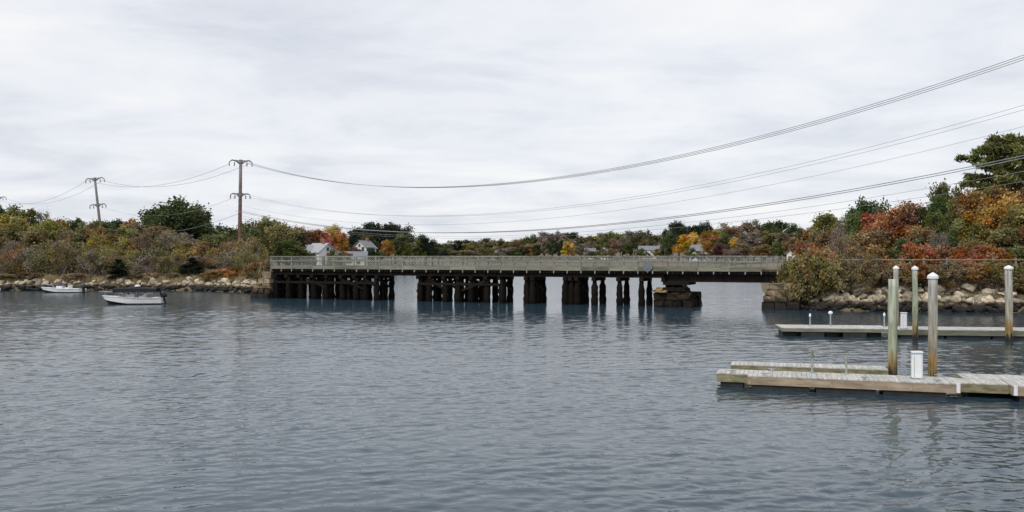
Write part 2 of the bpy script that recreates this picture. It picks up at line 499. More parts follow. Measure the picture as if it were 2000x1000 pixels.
def water_patch(x0, x1, nx_, y0, y1, ny_, fl, fr, fn, ff):
    xs = np.linspace(x0, x1, nx_); ys = np.linspace(y0, y1, ny_)
    X, Y = np.meshgrid(xs, ys)
    fade = np.ones_like(X)
    if fl: fade *= np.clip((X - x0) / 4, 0, 1)
    if fr: fade *= np.clip((x1 - X) / 4, 0, 1)
    if fn: fade *= np.clip((Y - y0) / 2, 0, 1)
    if ff: fade *= np.clip((y1 - Y) / 6, 0, 1)
    V = np.stack([X, Y, wave_z(X, Y, fade)], -1).reshape(-1, 3)
    i_ = np.arange((ny_ - 1) * (nx_ - 1)); r_, c_ = i_ // (nx_ - 1), i_ % (nx_ - 1)
    return V, np.stack([r_ * nx_ + c_, r_ * nx_ + c_ + 1, (r_ + 1) * nx_ + c_ + 1, (r_ + 1) * nx_ + c_], -1)


WV, WQ, nb = [], [], 0
for V, Qd in (water_patch(-22, 24, 760, 7, 32, 440, 1, 1, 1, 0), water_patch(-44, 46, 700, 32, 68, 300, 1, 1, 0, 0), water_patch(-82, 46, 470, 68, 132, 290, 1, 1, 0, 1)):
    WV.append(V); WQ.append(Qd + nb); nb += len(V)


def flat(x0, x1, y0, y1):
    global nb
    WV.append(np.array([(x0, y0, 0), (x1, y0, 0), (x1, y1, 0), (x0, y1, 0)], float)); WQ.append(np.arange(4)[None] + nb); nb += 4


flat(-3000, 3000, -200, 7); flat(-3000, 3000, 132, 3400)
for (x0, x1, y0, y1) in ((-22, 24, 7, 32), (-44, 46, 32, 68), (-82, 46, 68, 132)):
    flat(-3000, x0, y0, y1); flat(x1, 3000, y0, y1)
wme = np_mesh('water', np.concatenate(WV), np.concatenate(WQ), wm)
wme.polygons.foreach_set('use_smooth', [True] * len(wme.polygons))
tag(link('water', wme), 'rippled grey river water reflecting the overcast sky', kind='structure')


# ------------------------------------------------------------------ trestle bridge
BL = Vector((-24.16, 90.0, 0)); BR = Vector((21.32, 71.0, 0))
BAX = (BR - BL).normalized(); BLEN = (BR - BL).length
BANG = math.atan2(BAX.y, BAX.x)
bridge = thing('trestle_bridge', 'dark timber railway trestle with pale railing spanning the river', 'bridge', BL, BANG)


def bs(px):
    """distance along the bridge front at picture column px"""
    k = (px - 1000) / F
    return (k * BL.y - BL.x) / (BAX.x - k * BAX.y)


ZT = 2.98                                            # top of the ties
s_pier0, s_pier1 = bs(1290), bs(1352)
s_ab = bs(1494)
tie_me = MB().box(-0.115, 0.115, -0.38, 2.98, ZT - 0.22, ZT).mesh('tie', M['creosote'])
ns = int(BLEN / 0.36)
for i in range(ns):
    link('tie', tie_me, bridge, (0.18 + i * 0.36 + random.uniform(-.02, .02), random.uniform(-.05, .05), 0), (0, 0, random.uniform(-.01, .01)))
for y in (0.55, 1.99):
    MB().box(0, BLEN, y - 0.035, y + 0.035, ZT + 0.004, ZT + 0.15).build('steel_rail', M['rail_steel'], bridge)
for y in (0.05, 0.75, 1.75, 2.45):
    MB().box(0, s_pier0 + 0.3, y - 0.14, y + 0.14, ZT - 0.58, ZT - 0.224).build('stringer', M['creosote'], bridge)


def pile_mesh(seed, r, bulge):
    rr = random.Random(seed)
    n, k = 10, 12
    mb = MB()
    pts, rad = [], []
    for i in range(k):
        z = -1.0 + i * (ZT - 0.84 + 1.0) / (k - 1)
        g = bulge * max(0.0, min(1.0, (1.75 - z) / 0.25))
        pts.append((rr.uniform(-.015, .015), rr.uniform(-.015, .015), z)); rad.append(r + g + rr.uniform(-.015, .015) * (1 + 2 * (g > 0)))
    mb.tube(pts, rad, n)
    return mb.mesh('pile', M['trestle_pile'], True)


piles_a = [pile_mesh(i, 0.20, 0.10) for i in range(3)]
piles_b = [pile_mesh(i + 9, 0.16, 0.02) for i in range(3)]
cap_me = MB().box(-0.17, 0.17, -0.35, 2.85, ZT - 0.88, ZT - 0.584).mesh('bent_cap', M['creosote'])
br_me = [MB().beam((0.2, -0.15, 2.0), (0.2, 2.6, 0.95), 0.06, 0.22).mesh('sway_brace', M['creosote']),
         MB().beam((-0.2, -0.15, 0.95), (-0.2, 2.6, 2.0), 0.06, 0.22).mesh('sway_brace', M['creosote'])]
BENTS = [541, 562, 586, 612, 640, 668, 694, 716, 738, 819, 842, 868, 896, 922, 950, 977, 1029, 1041, 1105, 1115, 1127, 1161, 1209, 1254]
for k, px in enumerate(BENTS):
    s = bs(px)
    link('bent_cap', cap_me, bridge, (s, 0, random.uniform(-.004, .004)))
    for j, y in enumerate((0.0, 0.82, 1.66, 2.5)):
        if px > 1140 and j in (1, 2):
            continue
        me = (piles_a if j == 0 or px > 1000 else piles_b)[(k + j) % 3]
        ln = random.uniform(-.17, .17) if px < 1000 else random.uniform(-.05, .05)
        link('pile', me, bridge, (s + ln, y + random.uniform(-.06, .06), 0), (random.uniform(-.012, .012), random.uniform(-.012, .012), random.uniform(0, 6)))
    if px not in (1209, 1254, 1161):
        for me in br_me:
            link('sway_brace', me, bridge, (s, 0, 0))
for k in range(46):                                  # old fender and helper piles standing among the bents
    px = random.choice(BENTS[:9] * 2 + BENTS[9:16]) + random.uniform(-13, 13)
    if 744 < px < 814:
        continue
    link('pile', random.choice(piles_b), bridge, (bs(px), random.uniform(0.2, 2.4), -random.uniform(0, .3)), (random.uniform(-.05, .05), random.uniform(-.05, .05), 0))
# horizontal wales along the dense sections
for a, bb in ((541, 738), (819, 977)):
    MB().box(bs(a), bs(bb), -0.30, -0.21, 1.55, 1.78).build('wale', M['creosote'], bridge)
# diagonal braces along the front, as in the dense sections
for a, bb, z0, z1 in ((600, 640, 2.0, 1.2), (668, 712, 2.0, 1.1), (842, 868, 2.0, 1.25), (905, 950, 1.1, 2.0), (716, 738, 2.0, 1.3)):
    MB().beam((bs(a), -0.26, z0), (bs(bb), -0.26, z1), 0.06, 0.2).build('longitudinal_brace', M['creosote'], bridge)
# plate girders over the boat channel
for y in (0.35, 2.2):
    s0, s1 = s_pier0 + 0.35, BLEN - 0.1
    g = MB().box(s0, s1, y - 0.03, y + 0.03, ZT - 0.86, ZT - 0.262)
    go = g.build('girder', M['girder'], bridge)
    MB().box(s0, s1, y - 0.17, y + 0.17, ZT - 0.26, ZT - 0.224).build('flange', M['girder'], go)
    MB().box(s0, s1, y - 0.17, y + 0.17, ZT - 0.90, ZT - 0.862).build('flange', M['girder'], go)
    st = MB().box(-0.02, 0.02, y - 0.15, y + 0.15, ZT - 0.858, ZT - 0.264).mesh('stiffener', M['girder'])
    x = s0 + 0.2
    while x < s1:
        link('stiffener', st, go, (x, 0, 0)); x += 0.9

# railings
NB = int(round(BLEN / 1.25)); BAY = BLEN / NB
post_me = MB().box(-0.05, 0.05, -0.05, 0.05, ZT - 0.16, ZT + 1.30).mesh('post', M['post_timber'])
brk_me = MB().box(-0.03, 0.03, -0.075, -0.052, ZT - 0.24, ZT - 0.02).mesh('post_foot', M['galvanised'])
rail_me = MB().box(0.004, BAY * 2 - 0.004, -0.03, 0.03, -0.05, 0.05).mesh('rail', M['post_timber'])
board_me = MB().box(0.004, BAY * 2 - 0.004, -0.02, 0.02, -0.17, 0.17).mesh('fascia_board', M['grey_timber'])
mesh_b = MB()
step = 0.23
hgt = 0.92
k = -int(hgt / step) - 1
while k * step < BAY:
    for sgn in (1, -1):
        x0, x1 = k * step, k * step + hgt
        z0, z1 = (0, hgt) if sgn > 0 else (hgt, 0)
        a0, a1 = max(x0, 0.0), min(x1, BAY)
        if a1 - a0 > 0.02:
            za = z0 + (z1 - z0) * (a0 - x0) / hgt; zb = z0 + (z1 - z0) * (a1 - x0) / hgt
            mesh_b.beam((a0, 0, za), (a1, 0.002 * sgn, zb), 0.012)
    k += 1
wire_me = mesh_b.mesh('wire_mesh', M['galvanised'])
for y, nm in ((-0.42, 'front'), (3.02, 'back')):
    rl = bpy.data.objects.new('railing', None); COL.objects.link(rl); rl.parent = bridge; rl.location = (0, y, 0)
    sgn = 1 if y < 0 else -1
    for i in range(NB + 1):
        p = link('post', post_me, rl, (i * BAY, random.uniform(-.01, .01), random.uniform(-.02, .03)), (random.uniform(-.01, .01), random.uniform(-.01, .01), 0))
        if y < 0:
            link('post_foot', brk_me, rl, (i * BAY, -0.003, 0))
        if i < NB:
            link('wire_mesh', wire_me, rl, (i * BAY, 0.0, ZT + 0.36))
    for i in range(0, NB - 1, 2):
        link('rail', rail_me, rl, (i * BAY, -0.085 * sgn, ZT + 1.24))
        link('rail', rail_me, rl, (i * BAY, -0.085 * sgn, ZT + 0.80))
        link('fascia_board', board_me, rl, (i * BAY, -0.075 * sgn, ZT + 0.18 + random.uniform(-.01, .01)))

# stone blocks for pier and abutments
def block_mesh(seed, jag=0.15):
    rr = random.Random(seed)
    import bmesh
    bm = bmesh.new()
    bmesh.ops.create_cube(bm, size=1.0)
    bmesh.ops.bevel(bm, geom=bm.edges[:], offset=0.07, segments=1, affect='EDGES')
    for v in bm.verts:
        v.co += Vector((rr.uniform(-jag, jag), rr.uniform(-jag, jag), rr.uniform(-jag, jag) * 0.7))
    me = bpy.data.meshes.new('stone')
    bm.to_mesh(me); bm.free()
    me.materials.append(M['pier_stone'])
    return me


blocks = [block_mesh(i) for i in range(6)]


def courses(parent, rows, mt=None):
    """rows: (z0, z1, x0, x1, y0, y1, n along, n deep)"""
    for z0, z1, x0, x1, y0, y1, na, nd in rows:
        dx, dy = (x1 - x0) / na, (y1 - y0) / nd
        for i in range(na):
            for j in range(nd):
                jj = random.uniform(-.04, .04)
                so_ = link('stone', random.choice(blocks), parent, (x0 + (i + .5) * dx + jj, y0 + (j + .5) * dy + random.uniform(-.05, .05), (z0 + z1) / 2),
                     (0, 0, random.uniform(-.04, .04) + random.choice((0, math.pi)) * (1)), (dx * 0.99, dy * 0.99, (z1 - z0) * 1.02))
                if mt:
                    so_.material_slots[0].link = 'OBJECT'; so_.material_slots[0].material = mt


pier = bpy.data.objects.new('pier', None); COL.objects.link(pier); pier.parent = bridge
pa, pb = s_pier0, s_pier1
courses(pier, [(-0.8, 0.0, pa - 0.45, pb + 0.15, -0.8, 3.6, 4, 5), (0.0, 0.62, pa - 0.45, pb + 0.1, -0.75, 3.5, 4, 4), (0.62, 1.17, pa - 0.4, pb + 0.0, -0.6, 3.4, 3, 4)])
for i in range(3):
    for y in (0.1, 0.9, 1.75, 2.5):
        link('pile', random.choice(piles_b), pier, (pa + 0.55 + i * 0.5 + random.uniform(-.05, .05), y, -0.05))
MB().box(pa + 0.25, pb - 0.15, -0.3, -0.1, 1.3, 1.62).build('timber_wale', M['creosote'], pier)
MB().box(pa + 0.25, pb - 0.25, -0.25, 2.9, ZT - 1.15, ZT - 0.905).build('timber_cap', M['creosote'], pier)
MB().beam((pb - 0.1, -0.2, 1.15), (pb - 0.75, -0.2, ZT - 1.0), 0.2, 0.3).build('raking_strut', M['creosote'], pier)
for sx_, sy_, sw, shh in ((pa - 0.25, -0.35, 0.7, 0.16), (pa + 0.05, -0.5, 0.5, 0.42), (pa + 0.42, -0.62, 0.6, 0.2), (pa - 0.3, 0.5, 0.6, 0.2)):
    q_ = link('ledge_stone', blocks[1].copy(), pier, (sx_, sy_, 1.2 + shh / 2), (0, 0, random.uniform(-.3, .3)), (sw, 0.5, shh))
    q_.data.materials[0] = M['ledge_stone']
MB().box(pa + 0.1, pa + 0.42, -0.2, 2.8, ZT - 0.90, ZT - 0.584).build('bent_cap', M['creosote'], bridge)
ab = bpy.data.objects.new('abutment', None); COL.objects.link(ab); ab.parent = bridge
sa = s_ab
courses(ab, [(-0.8, 0.0, sa - 0.05, sa + 2.6, -0.7, 3.6, 3, 5), (0.0, 0.55, sa - 0.05, sa + 2.6, -0.7, 3.5, 3, 5), (0.55, 1.05, sa + 0.03, sa + 2.6, -0.6, 3.4, 3, 4),
             (1.05, 1.55, sa + 0.1, sa + 2.6, -0.5, 3.3, 3, 4), (1.55, ZT - 0.905, sa + 0.45, sa + 2.6, -0.4, 3.2, 2, 4), (ZT - 0.9, ZT - 0.3, sa + 1.3, sa + 2.6, -0.3, 3.0, 1, 4)], M['abutment_stone'])
al = bpy.data.objects.new('abutment', None); COL.objects.link(al); al.parent = bridge
courses(al, [(-0.6, 0.5, -2.2, 0.1, -0.9, 3.6, 3, 4), (0.5, 1.0, -2.1, 0.05, -0.8, 3.5, 3, 4), (1.0, 1.5, -1.9, 0.0, -0.7, 3.4, 2, 4), (1.5, 2.0, -1.5, -0.05, -0.6, 3.3, 2, 4), (2.0, ZT - 0.3, -1.2, -0.1, -0.5, 3.2, 1, 4)], M['abutment_stone'])

# round grey board hung on the railing
sg = thing('round_sign', 'round grey board fixed to the bridge railing beside the stone pier', 'sign',
           tuple(bridge.matrix_basis @ Vector((0, 0, 0)) + BAX * bs(1268) + Vector((-BAX.y, BAX.x, 0)) * -0.62 + Vector((0, 0, ZT + 0.38))), BANG)
MB().tube([(0, -0.02, 0), (0, 0.02, 0)], 0.42, 28).build('disc', M['sign_grey'], sg)
MB().tube([(0, -0.03, 0), (0, -0.021, 0)], [0.30, 0.30], 24).build('face', M['sign_grey'], sg)
MB().box(-0.04, 0.04, 0.022, 0.06, -0.5, 0.5).build('bracket', M['galvanised'], sg)

# ------------------------------------------------------------------ floating docks and their pilings
DT = 0.45                                            # deck height above the water
dock_dir = Vector((0.953, -0.302, 0)).normalized()
plank_cache = {}


def plank_mesh(wd, v0, v1, th=0.035):
    key = (round(wd, 3), round(v0, 3), round(v1, 3))
    if key not in plank_cache:
        plank_cache[key] = MB().box(0.004, wd - 0.004, v0, v1, DT - th, DT).mesh('plank', M['plank'])
    return plank_cache[key]


def deck(parent, u0, u1, v0, v1, front='fascia', wd=0.145, fh=0.24, dz=0.0):
    n = max(1, int(round((u1 - u0) / wd))); wd = (u1 - u0) / n
    me = plank_mesh(wd, v0, v1)
    for i in range(n):
        link('plank', me, parent, (u0 + i * wd, random.uniform(-.012, .012), dz + random.uniform(-.004, .004)))
    zt = DT - 0.039 + dz
    MB().box(u0, u1, v0 + 0.01, v0 + 0.06, zt - fh, zt).build('fascia_board', M[front], parent)
    MB().box(u0, u1, v1 - 0.06, v1 - 0.01, zt - fh, zt).build('fascia_board', M['fascia'], parent)
    MB().box(u0 + 0.004, u0 + 0.05, v0 + 0.064, v1 - 0.064, zt - fh + 0.004, zt - 0.004).build('end_board', M[front], parent)
    MB().box(u1 - 0.05, u1 - 0.004, v0 + 0.064, v1 - 0.064, zt - fh + 0.004, zt - 0.004).build('end_board', M['fascia'], parent)


def pontoons(parent, u0, u1, v0, v1, ln=1.1, gap=0.45, zt=None, sp=None):
    u = u0 + 0.12
    while u + ln < u1 + 0.01:
        MB().box(u, u + ln, v0 + 0.09, v1 - 0.09, -0.25, DT - 0.039 - 0.10).build('float', M['float'], parent)
        u += ln + gap


d1 = thing('floating_dock', 'weathered plank finger dock with brown side board carrying the power pedestal', 'dock', (7.33, 27.6, 0), math.atan2(dock_dir.y, dock_dir.x))
deck(d1, 0.0, 6.0, 0.0, 1.45)
deck(d1, -0.98, -0.004, 0.38, 1.45, 'green_fascia')
deck(d1, 6.004, 7.33, 0.42, 1.45, 'green_fascia', dz=-0.02)
deck(d1, 7.334, 18.0, -0.06, 1.42)
pontoons(d1, 0, 6.0, 0.0, 1.45, 1.7, 0.2); pontoons(d1, -0.98, 0, 0.38, 1.45, 0.7, 0.1); pontoons(d1, 7.4, 18, -0.06, 1.42, 1.7, 0.25)
for u, v in ((5.93, -0.045), (7.40, -0.105)):
    MB().tube([(u, v, DT - 0.26), (u, v, DT + 0.02)], 0.055, 12).build('corner_bumper', M['white_plastic'], d1)
for u in (0.0, 2.4, 4.6):
    MB().box(u + 0.02, u + 0.10, -0.015, 0.008, DT - 0.27, DT - 0.05).build('bracket', M['fascia'], d1)


cleat_me = MB().tube([(-0.13, 0, 0.06), (-0.05, 0, 0.075), (0.05, 0, 0.075), (0.13, 0, 0.06)], [0.012, 0.018, 0.018, 0.012], 6).box(-0.05, 0.05, -0.025, 0.025, 0.002, 0.065).mesh('cleat', M['galvanised'])
bolt_me = MB().tube([(0, -0.012, 0), (0, 0.0, 0)], 0.022, 8).mesh('bolt', M['galvanised'])
for u, v in ((0.5, 0.12), (3.4, 0.12), (5.4, 0.12), (0.7, 1.34), (5.6, 1.34), (8.2, 0.05), (-0.5, 0.5)):
    link('cleat', cleat_me, d1, (u, v, DT + 0.004))
for i in range(14):
    link('bolt', bolt_me, d1, (0.2 + i * 0.43, 0.009, DT - 0.10 - 0.10 * (i % 2)))


def line_dock(pxa, pya, pxb, pyb, name, label, wdt, grp=None):
    ra, rb = F * (CZ - DT) / (pya - HZ), F * (CZ - DT) / (pyb - HZ)
    a = at(pxa, ra, z=0); bq = at(pxb, rb, z=0)
    dv = bq - a
    o = thing(name, label, 'dock', a, math.atan2(dv.y, dv.x), grp)
    return o, dv.length


d2, ln2 = line_dock(1427, 711.5, 1735, 722, 'floating_dock', 'narrow plank walkway float lying just behind the pedestal dock', 1.0)
deck(d2, 0, ln2, 0, 1.0, 'green_fascia'); pontoons(d2, 0, ln2, 0, 1.0, 1.2, 0.4)
d3, ln3 = line_dock(1882, 738, 2060, 744, 'floating_dock', 'short plank float moored against the back of the pedestal dock past the tall pilings', 1.0)
deck(d3, 0, ln3, 0, 1.15, 'fascia'); pontoons(d3, 0, ln3, 0, 1.15, 1.2, 0.4)
d4, ln4 = line_dock(1527, 640, 2000, 645, 'floating_dock', 'long grey floating dock lying close to the rocky shore behind the pilings', 2.3)
deck(d4, 0, 5.55, 0.0, 2.3, 'grey_timber', fh=0.16)
deck(d4, 5.75, 17.5, -0.12, 1.9, 'grey_timber', fh=0.26)
deck(d4, 5.554, 5.746, 0.3, 1.7, 'grey_timber', fh=0.12)
for u in (1.0, 3.1):
    MB().box(u, u + 1.15, 0.06, 2.2, -0.25, DT - 0.04 - 0.165).build('float', M['float'], d4)
for u in (0.12, 2.3, 4.4):
    MB().box(u, u + 0.7, 0.5, 1.9, -0.25, DT - 0.04 - 0.165).build('float', M['float'], d4)
pontoons(d4, 5.8, 17.4, -0.1, 1.9, 2.1, 0.12)


def dock_pt(o, u, v, z=DT + 0.006):
    return o.matrix_basis @ Vector((u, v, z)) if False else Matrix.Translation(o.location) @ Euler(o.rotation_euler).to_matrix().to_4x4() @ Vector((u, v, z))


def piling(px, d, py_top, wpx, label, mt, cap=True, seed=0, grp=None, lean=0.0):
    rr = random.Random(seed)
    top = at(px, d, py=py_top)
    r = wpx * d / F / 2
    o = thing('mooring_piling', label, 'piling', (top.x, top.y, 0), 0, grp)
    k = 18
    pts, rad = [], []
    for i in range(k):
        z = -1.5 + (top.z + 1.5) * i / (k - 1)
        pts.append((rr.uniform(-.008, .008) + lean * (z - top.z) , rr.uniform(-.008, .008), z)); rad.append(r * (1.06 - 0.09 * i / (k - 1)) * rr.uniform(0.94, 1.05))
    MB().tube(pts, rad, 18).build('shaft', M[mt], o, True)
    if cap:
        rc = r * 1.22
        MB().lathe([(rc, top.z - 0.05), (rc, top.z + 0.03), (rc * 0.8, top.z + 0.07), (0.02, top.z + 0.15)], 18).build('cap', M['white_plastic'], o)
    return o


piling(1744, 29.5, 545, 17.5, 'thick greenish wooden piling with bare sawn top behind the pedestal dock', 'green_piling', False, 1, lean=0.006)
piling(1822, 28.8, 541, 17, 'grey wooden piling with white cone cap standing beside the white pedestal', 'piling', True, 2, lean=0.004)
piling(1750, 48.3, 524, 9.5, 'slim capped piling half hidden behind the thick greenish piling', 'piling', True, 3)
piling(1787, 44.2, 525, 10.5, 'slim capped piling standing clear between the far dock pedestal and the grey piling', 'green_piling', True, 4, lean=-0.004)
piling(1970, 43.6, 524, 14, 'capped piling standing alone in front of the long grey dock near the shore', 'piling', True, 5, lean=-0.006)


def pedestal(p, rz, hgt, wd, label):
    o = thing('power_pedestal', label, 'pedestal', p, rz)
    MB().box(-wd * .62, wd * .62, -wd * .55, wd * .55, 0, 0.03).build('base_plate', M['galvanised'], o)
    MB().quad_prism([(-wd / 2, -wd * .35), (-wd * .35, -wd / 2), (wd * .35, -wd / 2), (wd / 2, -wd * .35), (wd / 2, wd * .35), (wd * .35, wd / 2), (-wd * .35, wd / 2), (-wd / 2, wd * .35)], 0.032, hgt - 0.07).build('cabinet', M['white_plastic'], o)
    MB().quad_prism([(-wd * .46, -wd * .46), (wd * .46, -wd * .46), (wd * .46, wd * .46), (-wd * .46, wd * .46)], hgt - 0.068, hgt - 0.02).build('lamp', M['lamp_blue'], o)
    MB().box(-wd * .53, wd * .53, -wd * .53, wd * .53, hgt - 0.018, hgt + 0.012).build('lid', M['white_plastic'], o)
    MB().box(-wd * .12, wd * .12, -wd * .515, -wd * .502, hgt * .45, hgt * .72).build('socket_door', M['trim_white'], o)
    MB().box(-wd * .30, -wd * .26, -wd * .53, -wd * .502, 0.06, hgt - 0.12).build('groove_strip', M['galvanised'], o)
    return o


a1 = d1.rotation_euler[2]
pedestal(dock_pt(d1, 4.93, 0.85), a1, 0.80, 0.31, 'white power pedestal with pale blue lamp on the pedestal dock between two pilings')
pp = at(1765, 45.6, z=DT + 0.006)
pedestal(pp, d4.rotation_euler[2], 0.83, 0.27, 'white power pedestal on the long grey dock near the shore')


def dock_post(p, hgt, style, label, grp=None):
    o = thing('dock_post', label, 'post', p, 0, grp)
    MB().lathe([(0.07, 0), (0.07, 0.02), (0.035, 0.03), (0.035, hgt - 0.1)], 12).build('stem', M['galvanised'], o)
    if style == 'ball':
        MB().lathe([(0.05, hgt - 0.1), (0.105, hgt - 0.06), (0.12, hgt), (0.09, hgt + 0.06), (0.02, hgt + 0.09)], 14).build('lamp_head', M['white_plastic'], o, True)
    elif style == 'spike':
        MB().lathe([(0.05, hgt - 0.1), (0.06, hgt - 0.02), (0.02, hgt + 0.08)], 12).build('finial', M['white_plastic'], o)
    else:
        MB().beam((-0.13, 0, hgt - 0.03), (0.13, 0, hgt + 0.02), 0.035).build('cross_bar', M['galvanised'], o)
        MB().lathe([(0.05, hgt - 0.14), (0.055, hgt - 0.07), (0.03, hgt + 0.06)], 12).build('finial', M['post_timber'], o)
    return o


dock_post(dock_pt(d1, 1.93, 1.33), 0.60, 'cross', 'pale slim post with cross bar on the pedestal dock, the one farther from the pedestal')
dock_post(dock_pt(d1, 2.95, 1.33), 0.55, 'cross', 'pale slim post with cross bar on the pedestal dock, the one closer to the pedestal')
dock_post(at(1582, 47.8, z=DT + 0.006), 0.58, 'spike', 'slim pointed post at the open end of the long grey dock')
dock_post(at(1622, 47.4, z=DT + 0.006), 0.72, 'ball', 'post with round white lamp head on the long grey dock')
dock_post(at(1727, 46.8, z=DT + 0.006), 0.68, 'spike', 'slim pointed post on the long grey dock beside the thick greenish piling')


# ------------------------------------------------------------------ moored boats
def loft(mb, secs):
    b = len(mb.v); n = len(secs[0])
    for s in secs:
        mb.v += [tuple(p) for p in s]
    for i in range(len(secs) - 1):
        for k in range(n - 1):
            mb.f.append((b + i * n + k, b + i * n + k + 1, b + (i + 1) * n + k + 1, b + (i + 1) * n + k))
    mb.f.append(tuple(b + (len(secs) - 1) * n + k for k in range(n)))
    return mb


def hull_sections(ln, bm, fb, zlow=None, zhigh=None):
    """half-breadth table stem at x=0 to transom at x=ln; returns section outlines clipped between heights"""
    secs = []
    for i in range(15):
        f = i / 14.0
        x = ln * f
        half = bm / 2 * (1 - (1 - min(1, f / 0.55)) ** 2.0) * (1 - 0.06 * max(0, (f - .6) / .4))
        sheer = fb * (1.28 - 0.34 * min(1, f / 0.6))
        keel = -0.28 + 0.75 * max(0, 1 - f / 0.16) ** 1.6
        xs = x - 0.0
        chine = 0.10 + 0.36 * max(0, 1 - f / 0.45) ** 1.5
        secs.append((xs, half, sheer, keel, chine))
    return secs


def boat(name, label, loc, rz, ln, bm, fb, bimini=False):
    o = thing(name, label, 'boat', loc, rz, None)
    S = hull_sections(ln, bm, fb)
    hb = MB(); bb = MB()
    up, lo = [], []
    for x, half, sheer, keel, chine in S:
        h2 = max(half, 0.02); c = h2 * 0.86
        rake = -0.55 * (1 - min(1, x / (ln * .2)))
        xx = lambda z: x + rake * max(0, (z - keel)) / 0.9
        up.append([(xx(chine), -c, chine), (xx(sheer), -h2, sheer), (xx(sheer), -h2 + 0.05 * min(1, h2 / .3), sheer + 0.02), (xx(sheer), h2 - 0.05 * min(1, h2 / .3), sheer + 0.02), (xx(sheer), h2, sheer), (xx(chine), c, chine)])
        lo.append([(xx(chine), -c, chine), (xx(keel), 0, keel), (xx(chine), c, chine)])
    # the deck strip between the rails is left open aft of the foredeck: cockpit floor below it
    b0 = 0
    n = 6
    hb.v = [p for s in up for p in s]
    for i in range(len(up) - 1):
        for k in range(n - 1):
            if k == 2 and i >= 4:
                continue
            hb.f.append((i * n + k, i * n + k + 1, (i + 1) * n + k + 1, (i + 1) * n + k))
    e = (len(up) - 1) * n
    hb.f.append((e, e + 1, e + 2, e + 3, e + 4, e + 5))
    h = hb.build('hull', M['gelcoat'], o, False)
    fixnormals(h.data)
    k = len(lo[0])
    bb.v = [p for s in lo for p in s]
    for i in range(len(lo) - 1):
        for j in range(k - 1):
            bb.f.append((i * k + j, i * k + j + 1, (i + 1) * k + j + 1, (i + 1) * k + j))
    e = (len(lo) - 1) * k
    bb.f.append((e, e + 1, e + 2))
    q = bb.build('bottom', M['bottom_paint'], o); fixnormals(q.data)
    xs = [s[0] for s in S]
    fl = MB()
    for i in range(4, 15):
        fl.v += [(S[i][0], -S[i][1] * .9, 0.2), (S[i][0], S[i][1] * .9, 0.2)]
    for i in range(10):
        fl.f.append((2 * i, 2 * i + 1, 2 * i + 3, 2 * i + 2))
    fl.build('cockpit_floor', M['gelcoat'], o)
    # rub rail
    pr_ = [(s[0] + (-0.55 * (1 - min(1, s[0] / (ln * .2)))) * max(0, s[2] - s[3]) / .9, -max(s[1], .02) - 0.012, s[2] - 0.03) for s in S]
    MB().tube(pr_, 0.022, 6).build('rub_rail', M['stainless'], o)
    MB().tube([(x, -y, z) for x, y, z in pr_], 0.022, 6).build('rub_rail', M['stainless'], o)
    # console
    cx = ln * 0.46
    c = MB().quad_prism([(cx - .35, -.38), (cx + .35, -.42), (cx + .35, .42), (cx - .35, .38)], 0.205, fb + 0.28).build('console', M['gelcoat'], o)
    w_ = MB(); w_.v = [(cx - .33, -.36, fb + .285), (cx - .33, .36, fb + .285), (cx - .10, .36, fb + .66), (cx - .10, -.36, fb + .66),
                       (cx - .31, -.36, fb + .285), (cx - .31, .36, fb + .285), (cx - .08, .36, fb + .66), (cx - .08, -.36, fb + .66)]
    w_.f = [(0, 3, 2, 1), (4, 5, 6, 7), (0, 1, 5, 4), (1, 2, 6, 5), (2, 3, 7, 6), (3, 0, 4, 7)]
    w_.build('windscreen', M['acrylic'], c)
    MB().tube([(cx + .36, 0, fb + .12), (cx + .48, 0, fb + .22)], 0.03, 8).tube([(cx + .48 + .03 * math.sin(a * math.pi / 6), .17 * math.cos(a * math.pi / 6), fb + .22 + .17 * math.sin(a * math.pi / 6)) for a in range(13)], 0.015, 6, False).build('steering_wheel', M['motor'], c)
    # helm seat, aft bench
    MB().quad_prism([(cx + .75, -.42), (cx + 1.2, -.42), (cx + 1.2, .42), (cx + .75, .42)], 0.205, fb + 0.12).build('helm_seat', M['gelcoat'], o)
    MB().beam((cx + 1.17, -.42, fb + 0.27), (cx + 1.17, .42, fb + 0.27), 0.07, 0.3).build('seat_back', M['gelcoat'], o)
    MB().box(ln - 0.75, ln - 0.3, -bm * .36, bm * .36, 0.205, fb + 0.02).build('aft_bench', M['gelcoat'], o)
    # bow rail
    br = MB()
    pts = []
    for s in (-1, 1):
        side = []
        for i in range(0, 7):
            f = i / 6.0
            x, half, sheer = S[i][0], S[i][1], S[i][2]
            rake = -0.5 * (1 - min(1, x / (ln * .2))) * 0.9
            side.append((x + rake, s * max(half - .06, 0.03), sheer + 0.36 * (1 - max(0, (f - .75) / .25)) + .02))
        br.tube(side, 0.016, 6)
        for i in (1, 3, 5):
            x, y, z = side[i]
            br.tube([(x, y, S[i][2]), (x, y, z)], 0.013, 6)
    br.build('bow_rail', M['stainless'], o)
    # outboard
    om = bpy.data.objects.new('outboard_motor', None); COL.objects.link(om); om.parent = o; om.location = (ln + 0.22, 0, 0); om.rotation_euler = (0, math.radians(-14), 0)
    cw = MB().lathe([(0.14, fb - 0.02), (0.2, fb + 0.06), (0.225, fb + 0.28), (0.2, fb + 0.48), (0.12, fb + 0.56), (0.02, fb + 0.58)], 14)
    cw.v = [(x * 1.35, y * .85, z) for x, y, z in cw.v]
    cw.build('cowling', M['motor'], om, True)
    MB().box(-.09, .09, -.07, .07, -0.35, fb - 0.022).build('leg', M['motor'], om)
    MB().box(-.34, -.10, -.13, .13, fb - 0.30, fb - 0.05).build('clamp', M['motor'], om)
